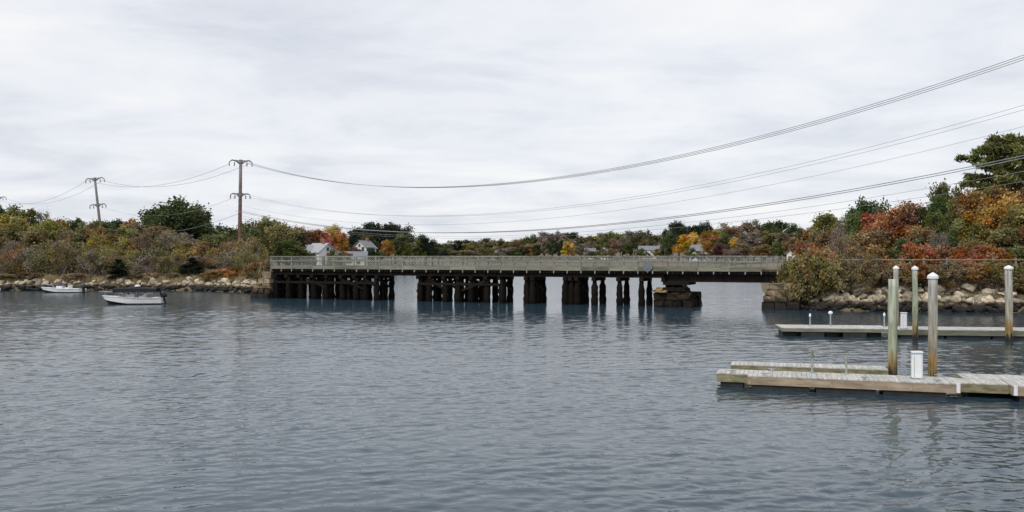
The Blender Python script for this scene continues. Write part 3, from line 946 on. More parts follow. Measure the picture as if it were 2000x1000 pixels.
    if bimini:
        x0, x1 = cx - 1.35, ln - 0.45
        zt = fb + 0.82
        bmn = MB()
        n = 7
        for i in range(9):
            f = i / 8
            for j in range(n):
                g = j / (n - 1) * 2 - 1
                bmn.v.append((x0 + (x1 - x0) * f, g * bm * .46, zt + 0.05 * (1 - g * g) - 0.05 * (2 * f - 1) ** 4))
        m_ = len(bmn.v)
        bmn.v += [(x, y, z - 0.03 - (0.30 if (k % n in (0, n - 1)) else 0.0)) for k, (x, y, z) in enumerate(bmn.v)]
        for base in (0, m_):
            for i in range(8):
                for j in range(n - 1):
                    a = base + i * n + j
                    bmn.f.append((a, a + 1, a + n + 1, a + n))
        for i in range(8):
            for j in (0, n - 1):
                a = i * n + j
                bmn.f.append((a, a + n, a + n + m_, a + m_))
        for j in range(n - 1):
            for i in (0, 8):
                a = i * n + j
                bmn.f.append((a, a + 1, a + 1 + m_, a + m_))
        q = bmn.build('bimini_top', M['canvas'], o); fixnormals(q.data)
        fr = MB()
        for s in (-1, 1):
            yb = s * bm * .44
            for xa, xb in ((x0 + .1, cx + .55), (x1 - .1, cx + .75), ((x0 + x1) / 2 + .2, cx + .65)):
                fr.tube([(xb, yb, fb * .95), (xa, yb, zt - 0.14)], 0.016, 6)
        fr.build('bimini_frame', M['stainless'], o)
        MB().lathe([(0.24, zt + 0.115), (0.26, zt + 0.16), (0.20, zt + 0.27), (0.03, zt + 0.31)], 16, (cx + .5, 0)).build('radar_dome', M['gelcoat'], o, True)
    else:
        MB().tube([(cx + .1, .3, fb + .3), (cx + .12, .3, fb + 1.0)], 0.012, 6).build('antenna', M['gelcoat'], o)
    return o


# bow (x=0) towards the lower columns of the picture
boat('motorboat', 'white motorboat with black canvas top and dark bottom moored in open water', at(204, 78.2, z=0), math.radians(7), 5.0, 1.95, 0.60, True)
boat('motorboat', 'low open white skiff moored close under the rocky bank', at(82, 104.5, z=0), math.radians(-4), 5.0, 1.8, 0.50, False)
boat('motorboat', 'white skiff at the end of the moorings, only its motor end showing', at(-84, 105.5, z=0), math.radians(2), 4.7, 1.8, 0.5, False)


# ------------------------------------------------------------------ power line
PA = Vector((-36.3, 118.0, 0)); PD = Vector((1, -0.95, 0))
PT = lambda tt: PA + PD * tt
pole_ang = math.atan2(-0.95, 1) + math.pi / 2


def utility_pole(p, top, label, lean=0.0, mt='pole_steel', k=1.0, second=True, rz=0.25):
    o = thing('utility_pole', label, 'utility pole', (p[0], p[1], gz(p[0], p[1]) - 0.3), 0)
    o.rotation_euler = (0, lean, rz)
    H_ = top - o.location.z
    MB().lathe([(0.30 * k, 0), (0.27 * k, H_ * .3), (0.22 * k, H_ * .75), (0.19 * k, H_)], 10).build('shaft', M[mt], o, True)

    def arm(z, span, up):
        c = bpy.data.objects.new('crossarm', None); COL.objects.link(c); c.parent = o; c.location = (0, 0, z)
        for s in (-1, 1):
            MB().tube([(0.16 * s, 0, -0.25), (span * .35 * s, 0, 0.02 * up), (span * .75 * s, 0, 0.12 * up), (span * s, 0, -0.08)], [0.13, 0.11, 0.09, 0.06], 8).build('arm', M['pole_grey'], c)
            MB().tube([(0.16 * s, 0, 0.12), (span * .5 * s, 0, 0.10 * up)], 0.05, 6).build('strut', M['pole_grey'], c)
            for f in (0.55, 1.0):
                MB().lathe([(0.05, -0.62), (0.10, -0.55), (0.06, -0.45), (0.10, -0.38), (0.06, -0.30), (0.10, -0.22), (0.04, -0.10)], 8, (span * f * s, 0)).build('insulator', M['insulator'], c)
        MB().lathe([(0.26 * k, -0.3), (0.26 * k, 0.2)], 10).build('collar', M['pole_grey'], c)
        return c
    arm(H_ - 0.25, 1.45, 1.5)
    if second:
        arm(H_ - 4.6, 1.25, 0.6)
    return o


utility_pole(PA, 17.15, 'tall brown steel utility pole rising from the bank beside the bridge end', 0.012)
P2 = at(204, 150, z=0); P3 = at(4, 196, z=0)
utility_pole(P2, 17.7, 'leaning grey utility pole rising out of the wood behind the moored boats', -0.105, 'pole_grey', 0.9)
utility_pole(P3, 17.6, 'distant grey utility pole at the edge of the wood, mostly hidden by trees', -0.05, 'pole_grey', 0.9)
PE = PT(88)
utility_pole(PE, 20.5, 'utility pole across the river carrying the cables over the docks', 0.0)


def fit(pts, off):
    """three picture points of a cable -> height along the line as a parabola"""
    ts, zs = [], []
    for px, py in pts:
        k = (px - 1000) / F
        tt = (k * PA.y - PA.x) / (PD.x - k * PD.y)
        d = PA.y + PD.y * tt
        ts.append(tt); zs.append(CZ - (py - HZ) / F * d)
    return np.polyfit(ts, zs, 2)


def cable(co, off, label, t0=0.0, t1=88.0, r=0.02, grp=None, n=44):
    nrm = Vector((0.95, 1, 0)).normalized()
    pts = []
    for i in range(n + 1):
        tt = t0 + (t1 - t0) * i / n
        p = PT(tt) + nrm * off
        pts.append((p.x, p.y, float(np.polyval(co, tt))))
    base = Vector(pts[0])
    mb = MB().tube([Vector(p) - base for p in pts], r, 5)
    o = mb.build('power_cable', M['cable'])
    o.location = base
    return tag(o, label, 'cable', grp)


top = fit([(487, 319), (850, 366), (2000, 112)], 0)
for off in (-0.55, 0.0, 0.55):
    cable(top, off, 'one of the topmost bundle of three power cables sagging over the bridge', r=0.021, grp='topmost cable bundle')
mid = fit([(487, 383), (900, 421), (2000, 210)], 0)
for off in (-0.7, 0.7):
    cable(mid, off, 'one of the second pair of power cables from the top, over the bridge', r=0.012, grp='second cable pair')
thn = fit([(487, 405), (900, 438), (2000, 247)], 0)
cable(thn, 0.0, 'single thin power cable between the second and third cable pairs over the bridge', r=0.011)
low = fit([(560, 431), (1100, 446), (1900, 327)], 0)
for off in (-0.55, 0.55):
    cable(low, off, 'one of the third, darkest pair of cables crossing above the bridge railing', r=0.027, grp='third cable pair')
l5 = fit([(560, 438), (1400, 428), (1870, 358)], 0)
cable(l5, 0.0, 'thin service cable just below the darkest cable pair', r=0.012)
l6 = fit([(560, 442), (1400, 437), (1870, 375)], 0)
cable(l6, 0.0, 'lowest thin service cable above the far trees', r=0.012)


def span(a, bq, sag, label, r=0.02, grp=None):
    a = Vector(a); bq = Vector(bq); n = 24
    pts = []
    for i in range(n + 1):
        f = i / n
        p = a.lerp(bq, f) - Vector((0, 0, sag * 4 * f * (1 - f)))
        pts.append(p - a)
    o = MB().tube(pts, r, 5).build('power_cable', M['cable'])
    o.location = a
    return tag(o, label, 'cable', grp)


for sx in (-1.3, 1.3):
    span((PA.x + sx, PA.y, 16.6), (P2.x - 1.6 + sx, P2.y, 17.2), 2.0, 'one of the upper cable pair between the tall brown pole and the leaning pole', 0.022, 'upper cables between poles')
    span((P2.x - 1.6 + sx, P2.y, 17.2), (P3.x + sx, P3.y, 17.0), 2.3, 'one of the cable pair between the leaning pole and the distant pole', 0.022, 'cables to the distant pole')
span((PA.x, PA.y, 12.4), (P2.x - 1.1, P2.y, 12.9), 2.2, 'thin cable between the lower crossarms of the tall and leaning poles', 0.016)
span((PA.x, PA.y, 10.0), (P2.x - .8, P2.y, 9.3), 1.8, 'lowest cable leaving the tall brown pole towards the wood', 0.024)

# ------------------------------------------------------------------ houses beyond the bridge
def house(px, d, w_, dp, wall_h, roof_h, rz, siding, label, roof='grey_shingle', ell=False, chim=True):
    x = (px - 1000) / F * d
    o = thing('house', label, 'house', (x, d, gz(x, d) - 0.05), rz)
    MB().box(-w_ / 2, w_ / 2, -dp / 2, dp / 2, 0, wall_h).build('wall', M[siding], o)
    g = MB(); y = dp / 2
    for s in (-1, 1):
        g.v += [(s * (w_ / 2 - .01), -y, wall_h), (s * (w_ / 2 - .01), y, wall_h), (s * (w_ / 2 - .01), 0, wall_h + roof_h)]
    g.f = [(0, 2, 1), (3, 4, 5)]
    g.build('gable', M[siding], o)
    rf = MB()
    ov = 0.35
    for s in (-1, 1):
        a, bq = Vector((0, s * (y + ov), wall_h - roof_h * ov / y + .02)), Vector((0, 0, wall_h + roof_h + .02))
        k = len(rf.v)
        for xx in (-w_ / 2 - ov, w_ / 2 + ov):
            rf.v += [(xx, a.y, a.z), (xx, bq.y, bq.z), (xx, bq.y, bq.z + .16), (xx, a.y, a.z + .16)]
        rf.f += [(k, k + 1, k + 2, k + 3), (k + 4, k + 7, k + 6, k + 5), (k, k + 4, k + 5, k + 1), (k + 3, k + 2, k + 6, k + 7), (k, k + 3, k + 7, k + 4)]
    r = rf.build('roof', M[roof], o)
    if chim:
        MB().box(w_ * .2, w_ * .2 + .7, -.35, .35, wall_h + roof_h * .5, wall_h + roof_h + 0.9).build('chimney', M['brick_red'], r)
    def win(cx, cz, side, ww=0.9, hh=1.3):
        yy = -dp / 2
        if side == 'front':
            fr = MB().box(cx - ww / 2 - .1, cx + ww / 2 + .1, yy - .05, yy - .004, cz - hh / 2 - .1, cz + hh / 2 + .1).build('window', M['trim_white'], o)
            MB().box(cx - ww / 2, cx + ww / 2, yy - .056, yy - .053, cz - hh / 2, cz + hh / 2).build('pane', M['window_glass'], fr)
        else:
            xx = (w_ / 2) * side
            fr = MB().box(min(xx + .004 * side, xx + .05 * side), max(xx + .004 * side, xx + .05 * side), cx - ww / 2 - .1, cx + ww / 2 + .1, cz - hh / 2 - .1, cz + hh / 2 + .1).build('window', M['trim_white'], o)
            MB().box(min(xx + .053 * side, xx + .056 * side), max(xx + .053 * side, xx + .056 * side), cx - ww / 2, cx + ww / 2, cz - hh / 2, cz + hh / 2).build('pane', M['window_glass'], fr)
    nst = 2 if wall_h > 4 else 1
    for st in range(nst):
        cz = 1.5 + st * 2.7
        nw = max(2, int(w_ / 2.4))
        for i in range(nw):
            win(-w_ / 2 + (i + .5) * w_ / nw, cz, 'front')
        for sd_ in (-1, 1):
            for cy in (-dp * .25, dp * .25):
                win(cy, cz, sd_)
    win(0, wall_h + roof_h * .35, 1, .7, .8); win(0, wall_h + roof_h * .35, -1, .7, .8)
    if ell:
        MB().box(-w_ * .42, -w_ * .05, -dp / 2 - 2.2, -dp / 2 - .004, 0, wall_h).build('porch_wing', M[siding], o)
        e_ = MB(); x0, x1 = -w_ * .42 - .3, -w_ * .05 + .3; xm = (x0 + x1) / 2
        for yy in (-dp / 2 - 2.5, -dp / 2 + 1.2):
            e_.v += [(x0, yy, wall_h - .2), (xm, yy, wall_h + roof_h * .8), (x1, yy, wall_h - .2), (x0, yy, wall_h - .02), (xm, yy, wall_h + roof_h * .8 + .2), (x1, yy, wall_h - .02)]
        e_.f = [(0, 1, 4, 3), (1, 2, 5, 4), (6, 9, 10, 7), (7, 10, 11, 8), (3, 4, 10, 9), (4, 5, 11, 10), (0, 6, 7, 1), (1, 7, 8, 2)]
        e_.build('porch_roof', M[roof], o)
        gg = MB(); gg.v = [(-w_ * .42, -dp / 2 - 2.19, wall_h), (-w_ * .05, -dp / 2 - 2.19, wall_h), (xm, -dp / 2 - 2.19, wall_h + roof_h * .75)]; gg.f = [(0, 1, 2)]
        gg.build('gable', M[siding], o)
        f2 = MB().box(xm - .5, xm + .5, -dp / 2 - 2.25, -dp / 2 - 2.204, 1.0, 2.3).build('window', M['trim_white'], o)
        MB().box(xm - .4, xm + .4, -dp / 2 - 2.256, -dp / 2 - 2.253, 1.1, 2.2).build('pane', M['window_glass'], f2)
    return o


house(626, 185, 5.0, 4.4, 3.6, 1.7, math.radians(-42), 'white_siding', 'white gabled house with porch wing under the red and orange trees', roof='pale_shingle', ell=True)
house(688, 205, 6.5, 5.0, 2.0, 1.6, math.radians(5), 'cream_siding', 'low house with broad grey roof beside the white gabled house', chim=False)
house(712, 232, 4.0, 4.5, 4.6, 1.8, math.radians(60), 'white_siding', 'tall narrow white house half hidden among the dark green trees')
house(962, 497, 7, 6, 3.2, 2.0, 0.1, 'white_siding', 'long low white house on the far shore under the brown trees', chim=False)
house(1268, 488, 11, 8, 4.9, 2.3, math.radians(-12), 'white_siding', 'wide white house on the far shore beside the dark tree clump')
house(1186, 492, 4.5, 6, 5.0, 2.2, 0.5, 'cream_siding', 'small cream house on the far shore beyond the trestle')
house(1152, 496, 6, 6, 4.2, 1.8, 0.1, 'white_siding', 'small white cottage on the far shore beyond the trestle', chim=False)
house(1368, 372, 7.5, 6.5, 4.6, 2.4, math.radians(-30), 'blue_siding', 'pale blue house with grey roof below the bright yellow trees')
house(1562, 205, 4.0, 4.2, 2.7, 1.4, math.radians(25), 'white_siding', 'small white house behind the olive shrub at the bridge end', chim=False)

# ------------------------------------------------------------------ foliage
def leaf_quads(C, size, rg, aspect=1.6, outward=None, flat=0.0):
    n = len(C)
    a = rg.normal(size=(n, 3))
    if outward is not None:
        a = a + outward * 0.0
    a[:, 2] *= (1 - flat)
    a /= np.linalg.norm(a, axis=1)[:, None] + 1e-9
    q = rg.normal(size=(n, 3))
    bq = np.cross(a, q); bq /= np.linalg.norm(bq, axis=1)[:, None] + 1e-9
    s = size * rg.uniform(0.6, 1.35, n)[:, None]
    A = a * s * aspect / 2; B = bq * s / 2
    V = np.stack([C - A, C + B * 1.0 - A * 0.1, C + A, C - B * 1.0 - A * 0.1], 1).reshape(-1, 3)
    Qd = np.arange(n * 4).reshape(-1, 4)
    return V, Qd


def tints(clump, rg, hue=0.02, sat=0.15, val=0.28, leafv=0.18):
    nc = clump.max() + 1
    ch = rg.normal(0, hue, nc); cs = rg.normal(0, sat, nc); cv = rg.normal(0, val, nc)
    n = len(clump)
    tt = np.stack([0.5 + ch[clump] + rg.normal(0, hue * .5, n), 1 + cs[clump] + rg.normal(0, .08, n), np.clip(1 + cv[clump] + rg.normal(0, leafv, n), 0.3, 1.9)], -1)
    return np.repeat(tt, 4, 0)


def crown_mesh(name, kind, seed):
    rg = np.random.default_rng(seed)
    H_ = 10.0
    tr = MB()
    if kind in ('round', 'oak', 'far', 'twiggy'):
        R = {'round': 3.0, 'oak': 3.6, 'far': 3.4, 'twiggy': 3.0}[kind]
        nc = {'round': 38, 'oak': 50, 'far': 34, 'twiggy': 40}[kind]
        per = {'round': 190, 'oak': 200, 'far': 80, 'twiggy': 60}[kind]
        sz = {'round': 0.24, 'oak': 0.26, 'far': 0.42, 'twiggy': 0.19}[kind]
        zc, rz = (5.9, 4.0) if kind != 'far' else (5.4, 4.5)
        d = rg.normal(size=(nc, 3)); d /= np.linalg.norm(d, axis=1)[:, None]
        d[:, 2] = np.where(d[:, 2] < -0.75, -d[:, 2], d[:, 2])
        lobe = 1 + 0.20 * np.sin(3 * np.arctan2(d[:, 1], d[:, 0]) + seed) + 0.14 * rg.normal(size=nc)
        rad = rg.uniform(0.35, 1.0, nc) ** 0.55 * np.clip(lobe, .6, 1.3)
        cc = d * rad[:, None] * np.array([R * .84, R * .84, rz * .86]) + np.array([0, 0, zc])
        cr_ = R * rg.uniform(.20, .36, nc)
        trunk_top = zc
    elif kind == 'cedar':
        R = 1.6; nc = 46; per = 120; sz = 0.18
        zz = rg.uniform(0.6, 9.6, nc); an = rg.uniform(0, 2 * np.pi, nc)
        prof = np.interp(zz, [0, 2, 5, 9.8], [1.2, 1.6, 1.25, 0.1]) * rg.uniform(.5, 1, nc)
        cc = np.stack([np.cos(an) * prof, np.sin(an) * prof, zz], -1)
        cr_ = np.interp(zz, [0, 5, 10], [.75, .6, .3]) * rg.uniform(.8, 1.2, nc)
        trunk_top = 8.5
    elif kind == 'pine':
        R = 3.4
        cl = []
        for tier in np.linspace(3.6, 9.5, 10):
            nb_ = rg.integers(4, 7); L0 = np.interp(tier, [3.6, 6, 8, 9.6], [2.7, 3.4, 2.7, .9])
            a0 = rg.uniform(0, 6.28)
            for k in range(nb_):
                an = a0 + k * 6.28 / nb_ + rg.normal(0, .3); ll = L0 * rg.uniform(.6, 1.12); up = rg.uniform(.0, .12)
                for f in np.linspace(.35, 1.0, 6):
                    cl.append((np.cos(an + rg.normal(0, .1)) * ll * f, np.sin(an + rg.normal(0, .1)) * ll * f, tier + up * ll * f + .25 * f + rg.normal(0, .06)))
                tr.tube([(0, 0, tier - .15), (np.cos(an) * ll * .6, np.sin(an) * ll * .6, tier + up * ll * .6), (np.cos(an) * ll, np.sin(an) * ll, tier + up * ll + .2)], [.07, .045, .015], 5)
        cc = np.array(cl); nc = len(cc); per = 95; sz = 0.12
        cr_ = rg.uniform(.28, .5, nc)
        trunk_top = 9.7
    elif kind == 'shrub':
        R = 1.7; nc = 44; per = 130; sz = 0.13
        an = rg.uniform(0, 6.28, nc); rr = np.sqrt(rg.uniform(0, 1, nc)) * 1.5
        top_ = 2.3 * np.sqrt(np.clip(1 - (rr / 1.75) ** 2, 0.05, 1))
        cc = np.stack([np.cos(an) * rr, np.sin(an) * rr, .25 + top_ * rg.uniform(.25, .95, nc)], -1)
        cr_ = rg.uniform(.28, .5, nc)
        trunk_top = 0.2
    elif kind == 'thicket':
        R = 1.9; nc = 40; per = 70; sz = 0.11
        an = rg.uniform(0, 6.28, nc); rr = np.sqrt(rg.uniform(0, 1, nc)) * 1.6
        top_ = 2.9 * np.sqrt(np.clip(1 - (rr / 2.0) ** 2, 0.1, 1))
        cc = np.stack([np.cos(an) * rr, np.sin(an) * rr, .2 + top_ * rg.uniform(.2, 1, nc)], -1)
        cr_ = rg.uniform(.3, .6, nc)
        trunk_top = 0.2
    clump = np.repeat(np.arange(nc), per)
    dd = rg.normal(size=(nc * per, 3)); dd /= np.linalg.norm(dd, axis=1)[:, None]
    rr_ = rg.uniform(0.15, 1, nc * per) ** 0.5 * (1 + 0.30 * rg.normal(size=nc * per))
    off = dd * (rr_ * cr_[clump])[:, None]
    if kind == 'pine':
        off[:, 2] *= 0.65; off[:, 2] += np.abs(off[:, 0] + off[:, 1]) * .1
    Cp = cc[clump] + off
    Cp = Cp[Cp[:, 2] > 0.05] if kind in ('shrub', 'thicket') else Cp
    clump = clump[(cc[clump] + off)[:, 2] > 0.05] if kind in ('shrub', 'thicket') else clump
    V, Qd = leaf_quads(Cp, sz, rg, 3.2 if kind in ('pine', 'cedar') else 1.5, None, 0.0)
    tn = tints(clump, rg, 0.010 if kind in ('cedar', 'pine') else 0.012, .12, .30 if kind != 'far' else .30)
    cm = np_mesh(name + '_crown', V, Qd, M['leaf'], tn)
    # wood
    if kind in ('round', 'oak', 'far', 'twiggy', 'cedar', 'pine'):
        wob = rg.normal(0, .12, (6, 2)); zs = np.linspace(-0.6, trunk_top, 6)
        r0 = {'round': .2, 'oak': .26, 'far': .26, 'twiggy': .15, 'cedar': .14, 'pine': .28}[kind]
        P_ = [Vector((wob[i, 0] * i / 5, wob[i, 1] * i / 5, zs[i])) for i in range(6)]
        tr.tube(P_, [r0 * (1.25 - 1.0 * i / 5) for i in range(6)], 7)
        if kind in ('round', 'oak', 'twiggy', 'far'):
            for i in range(nc if kind == 'twiggy' else nc // 2):
                f = rg.uniform(.35, 1.0); st = Vector((0, 0, trunk_top * f))
                en = Vector(cc[i]); md = st.lerp(en, .5) + Vector(rg.normal(0, .2, 3)) + Vector((0, 0, -.2))
                tr.tube([st, md, en], [r0 * .42, r0 * .28, r0 * .08], 5)
                if kind == 'twiggy':
                    for _ in range(6):
                        e2 = en + Vector(rg.normal(0, .7, 3)) + Vector((0, 0, .5))
                        tr.tube([md.lerp(en, rg.uniform(.2, 1)), e2], [.03, .008], 4)
    else:
        nb = 90 if kind == 'thicket' else 26
        for i in range(nb):
            an = rg.uniform(0, 6.28); r1 = rg.uniform(0, .5); en = cc[rg.integers(nc)] + rg.normal(0, .3, 3)
            en[2] = max(en[2], .3) * (1.12 if kind == 'thicket' else 1)
            st = Vector((np.cos(an) * r1, np.sin(an) * r1, -.3)); en = Vector(en)
            md = st.lerp(en, .5) + Vector((rg.normal(0, .12), rg.normal(0, .12), .25))
            tr.tube([st, md, en], [.03, .02, .006] if kind == 'thicket' else [.025, .018, .006], 4)
    tm = tr.mesh(name + '_wood', M['pale_bark'] if kind in ('twiggy', 'thicket') else M['bark'])
    return tm, cm, R, (10.0 if kind not in ('shrub', 'thicket') else 2.6)


KINDS = {}
for kd, cnt in (('round', 4), ('oak', 3), ('far', 4), ('twiggy', 3), ('cedar', 2), ('pine', 2), ('shrub', 3), ('thicket', 3)):
    KINDS[kd] = [crown_mesh(kd, kd, 100 + 17 * i + sum(map(ord, kd))) for i in range(cnt)]

COLR = dict(
    olive=(0.205, 0.185, 0.070), lime=(0.300, 0.270, 0.078), dark=(0.075, 0.098, 0.038), deep=(0.030, 0.043, 0.025), green=(0.130, 0.150, 0.050),
    rust=(0.265, 0.125, 0.056), red=(0.36, 0.125, 0.052), orange=(0.40, 0.225, 0.068), gold=(0.52, 0.35, 0.055), brown=(0.225, 0.165, 0.092),
    tan=(0.32, 0.245, 0.145), grey=(0.235, 0.200, 0.150), russet=(0.265, 0.180, 0.078), pineg=(0.155, 0.175, 0.058), maroon=(0.13, 0.058, 0.052))
WORD = dict(olive='olive green', lime='yellow-green', dark='dark green', deep='near-black green', green='mid green', rust='rust red', red='bright red-orange',
            orange='orange', gold='golden yellow', brown='brown', tan='tan', grey='grey-brown', russet='russet', pineg='yellowish green', maroon='maroon')
KW = dict(round='broadleaf tree', oak='spreading broadleaf tree', far='rounded tree', twiggy='half-bare twiggy tree', cedar='cedar', pine='tall pine', shrub='shrub', thicket='tangled twiggy thicket')
kcount = {}


def plant(px, d, top_py, wpx, kind, colr, place, jitter=0.12, extra=None, base=None):
    x = (px - 1000) / F * d
    zb = gz(x, d) if base is None else base
    tm, cm, R, hn = KINDS[kind][kcount.setdefault(kind, 0) % len(KINDS[kind])]
    kcount[kind] += 1
    top = CZ - (top_py - HZ) / F * d
    sz_ = max(0.12, (top - zb) / (hn * 0.985)); sx_ = (wpx * d / F / 2) / R
    cat = 'shrub' if kind in ('shrub', 'thicket') else 'tree'
    nm = {'shrub': 'shrub', 'thicket': 'thicket_bush', 'cedar': 'cedar_tree', 'pine': 'pine_tree', 'oak': 'oak_tree', 'twiggy': 'bare_tree'}.get(kind, 'broadleaf_tree')
    lab = extra or f'{WORD[colr]} {KW[kind]} {place}'
    o = thing(nm, lab, cat, (x, d, zb - 0.03), random.uniform(0, 6.28), lab if not extra else None)
    wood = link('stems' if cat == 'shrub' else 'trunk', tm, o, None, None, (sx_, sx_, sz_))
    c = link('foliage' if cat == 'shrub' else 'crown', cm, o, None, None, (sx_, sx_, sz_))
    j = lambda: random.uniform(1 - jitter, 1 + jitter)
    base_c = COLR[colr]; v = j()
    c.color = (base_c[0] * v * j(), base_c[1] * v, base_c[2] * v * j(), 1)
    if 'group' in o: o['group'] = 'trees and shrubs ' + place
    PLANTS.append(dict(o=o, col=colr, kind=kind, h=(top - zb)))
    return o


PLANTS = []


def tell_apart():
    from collections import defaultdict
    for rnd in range(3):
        by = defaultdict(list)
        for q in PLANTS:
            by[q['o']['label']].append(q)
        for lab, qs in by.items():
            if len(qs) < 2:
                continue
            hs = sorted(q['h'] for q in qs)
            for q in qs:
                near = sorted((r for r in PLANTS if r is not q and (r['col'], r['kind']) != (q['col'], q['kind'])), key=lambda r: (r['o'].location - q['o'].location).length)
                seen = []
                for r in near:
                    wd = WORD[r['col']] + ' ' + ('shrub' if r['kind'] in ('shrub', 'thicket') else 'cedar' if r['kind'] == 'cedar' else 'pine' if r['kind'] == 'pine' else 'tree')
                    if wd not in seen and wd.split()[:-1] != WORD[q['col']].split():
                        seen.append(wd)
                    if len(seen) == 2:
                        break
                q['lab'] = lab
                sz = 'tall ' if q['h'] > 1.12 * hs[len(hs) // 2] else 'low ' if q['h'] < 0.88 * hs[len(hs) // 2] else ''
                if rnd == 0 and sz:
                    q['lab'] = sz + lab
                elif rnd == 1 and 'beside' not in lab and len(lab.split()) < 13:
                    q['lab'] = lab + ', beside ' + seen[0]
                elif rnd == 2 and ', beside' in lab and len(lab.split()) < 14:
                    q['lab'] = lab.replace(', beside', f', by {seen[1]} and') if len(lab.split()) + len(seen[1].split()) + 2 <= 16 else lab
        for q in PLANTS:
            if 'lab' in q:
                q['o']['label'] = q['lab']
    by = defaultdict(list)
    for q in PLANTS:
        by[q['o']['label']].append(q)
    for lab, qs in by.items():
        for q in qs:
            if 'label' in q['o'] and len(qs) > 1:
                q['o']['group'] = lab


LB = 'in the wood behind the moored boats'
LS = 'along the shore behind the moored boats'
BE = 'near the bridge end by the tall brown pole'
HS = 'round the white gabled house'
FS = 'on the far shore beyond the bridge'
FM = 'on the shore past the pale blue house'
RB = 'behind the rocky bank by the docks'
RS = 'on the slope above the docks'

# the wood behind the boats, skyline first
for a in [
    (8, 150, 408, 80, 'round', 'green'), (42, 148, 404, 70, 'round', 'olive'), (80, 152, 405, 50, 'twiggy', 'grey'), (30, 135, 424, 90, 'round', 'lime'), (112, 140, 425, 60, 'round', 'orange'),
    (146, 150, 430, 60, 'round', 'dark'), (92, 130, 434, 100, 'round', 'lime'), (175, 143, 434, 60, 'round', 'olive'), (206, 158, 428, 60, 'round', 'green'), (236, 150, 432, 60, 'round', 'dark'),
    (252, 138, 430, 50, 'round', 'orange'), (180, 128, 448, 70, 'round', 'russet'), (208, 126, 455, 70, 'round', 'rust'), (250, 127, 446, 80, 'round', 'olive'), (140, 126, 446, 80, 'round', 'olive'),
    (340, 142, 391, 120, 'oak', 'dark'), (298, 146, 416, 80, 'oak', 'green'), (385, 144, 412, 80, 'oak', 'dark'), (410, 150, 440, 70, 'round', 'deep'), (300, 130, 436, 110, 'round', 'brown'),
    (350, 128, 458, 90, 'round', 'grey'), (420, 132, 455, 80, 'round', 'green'), (445, 138, 446, 70, 'round', 'dark'), (472, 140, 440, 60, 'round', 'russet'), (432, 126, 462, 70, 'round', 'olive'),
    (10, 122, 440, 90, 'round', 'olive'), (62, 121, 452, 90, 'round', 'olive'), (388, 124, 468, 70, 'round', 'russet'), (270, 122, 462, 90, 'twiggy', 'brown'), (330, 122, 455, 90, 'twiggy', 'tan')]:
    plant(*a, LB)
for a in [(512, 142, 432, 80, 'round', 'olive'), (545, 138, 438, 90, 'oak', 'olive'), (525, 150, 426, 60, 'round', 'lime'), (492, 134, 446, 70, 'round', 'green'), (576, 140, 452, 60, 'round', 'dark'), (560, 128, 470, 70, 'round', 'green'),
          (488, 122, 470, 60, 'twiggy', 'russet'), (452, 120, 472, 60, 'twiggy', 'brown')]:
    plant(*a, BE)
# shoreline brush
for i, px in enumerate(range(-10, 535, 21)):
    shore_d = float(np.interp((px - 1000) / F, [-0.6, -0.35, -0.29, -0.27, -0.266], [112, 112.5, 106, 98, 94])) + random.uniform(1.5, 2.6)
    if px > 495:
        continue
    plant(px + random.uniform(-6, 6), shore_d + random.uniform(0, 2), random.uniform(486, 512), random.uniform(52, 76), 'thicket', random.choice(['brown', 'olive', 'grey', 'russet', 'brown', 'olive']), LS)
for i, px in enumerate(range(0, 520, 26)):
    shore_d = float(np.interp((px - 1000) / F, [-0.6, -0.35, -0.29, -0.27, -0.266], [112, 112.5, 106, 98, 94])) + random.uniform(7, 10)
    plant(px + random.uniform(-8, 8), shore_d, random.uniform(466, 490), random.uniform(60, 90), random.choice(['thicket', 'thicket', 'shrub']), random.choice(['brown', 'olive', 'olive', 'russet', 'lime']), LS)
for px in (22, 60, 84, 118):
    plant(px, 114.5 + random.uniform(0, 2), random.uniform(470, 484), 48, 'twiggy', 'grey', LS)
plant(231, 113.4, 506, 42, 'cedar', 'deep', LS, extra='dark rounded cedar bush on the shore behind the moored motorboat')
plant(374, 112.6, 503, 44, 'cedar', 'deep', LS, extra='dark rounded cedar bush on the shore between the motorboat and the tall brown pole')
for px, tp, wd, cl in ((20, 535, 60, 'olive'), (300, 532, 50, 'tan'), (420, 528, 60, 'russet'), (455, 520, 60, 'orange'), (500, 512, 55, 'russet'), (520, 506, 40, 'brown'), (340, 530, 40, 'tan'), (150, 533, 60, 'tan'), (60, 530, 60, 'brown'), (270, 530, 40, 'brown')):
    sd_ = float(np.interp((px - 1000) / F, [-0.6, -0.35, -0.29, -0.27, -0.266], [112, 112.5, 106, 99, 96])) + 0.9
    plant(px, sd_, tp, wd, 'shrub', cl, 'low on the bank behind the moored boats')

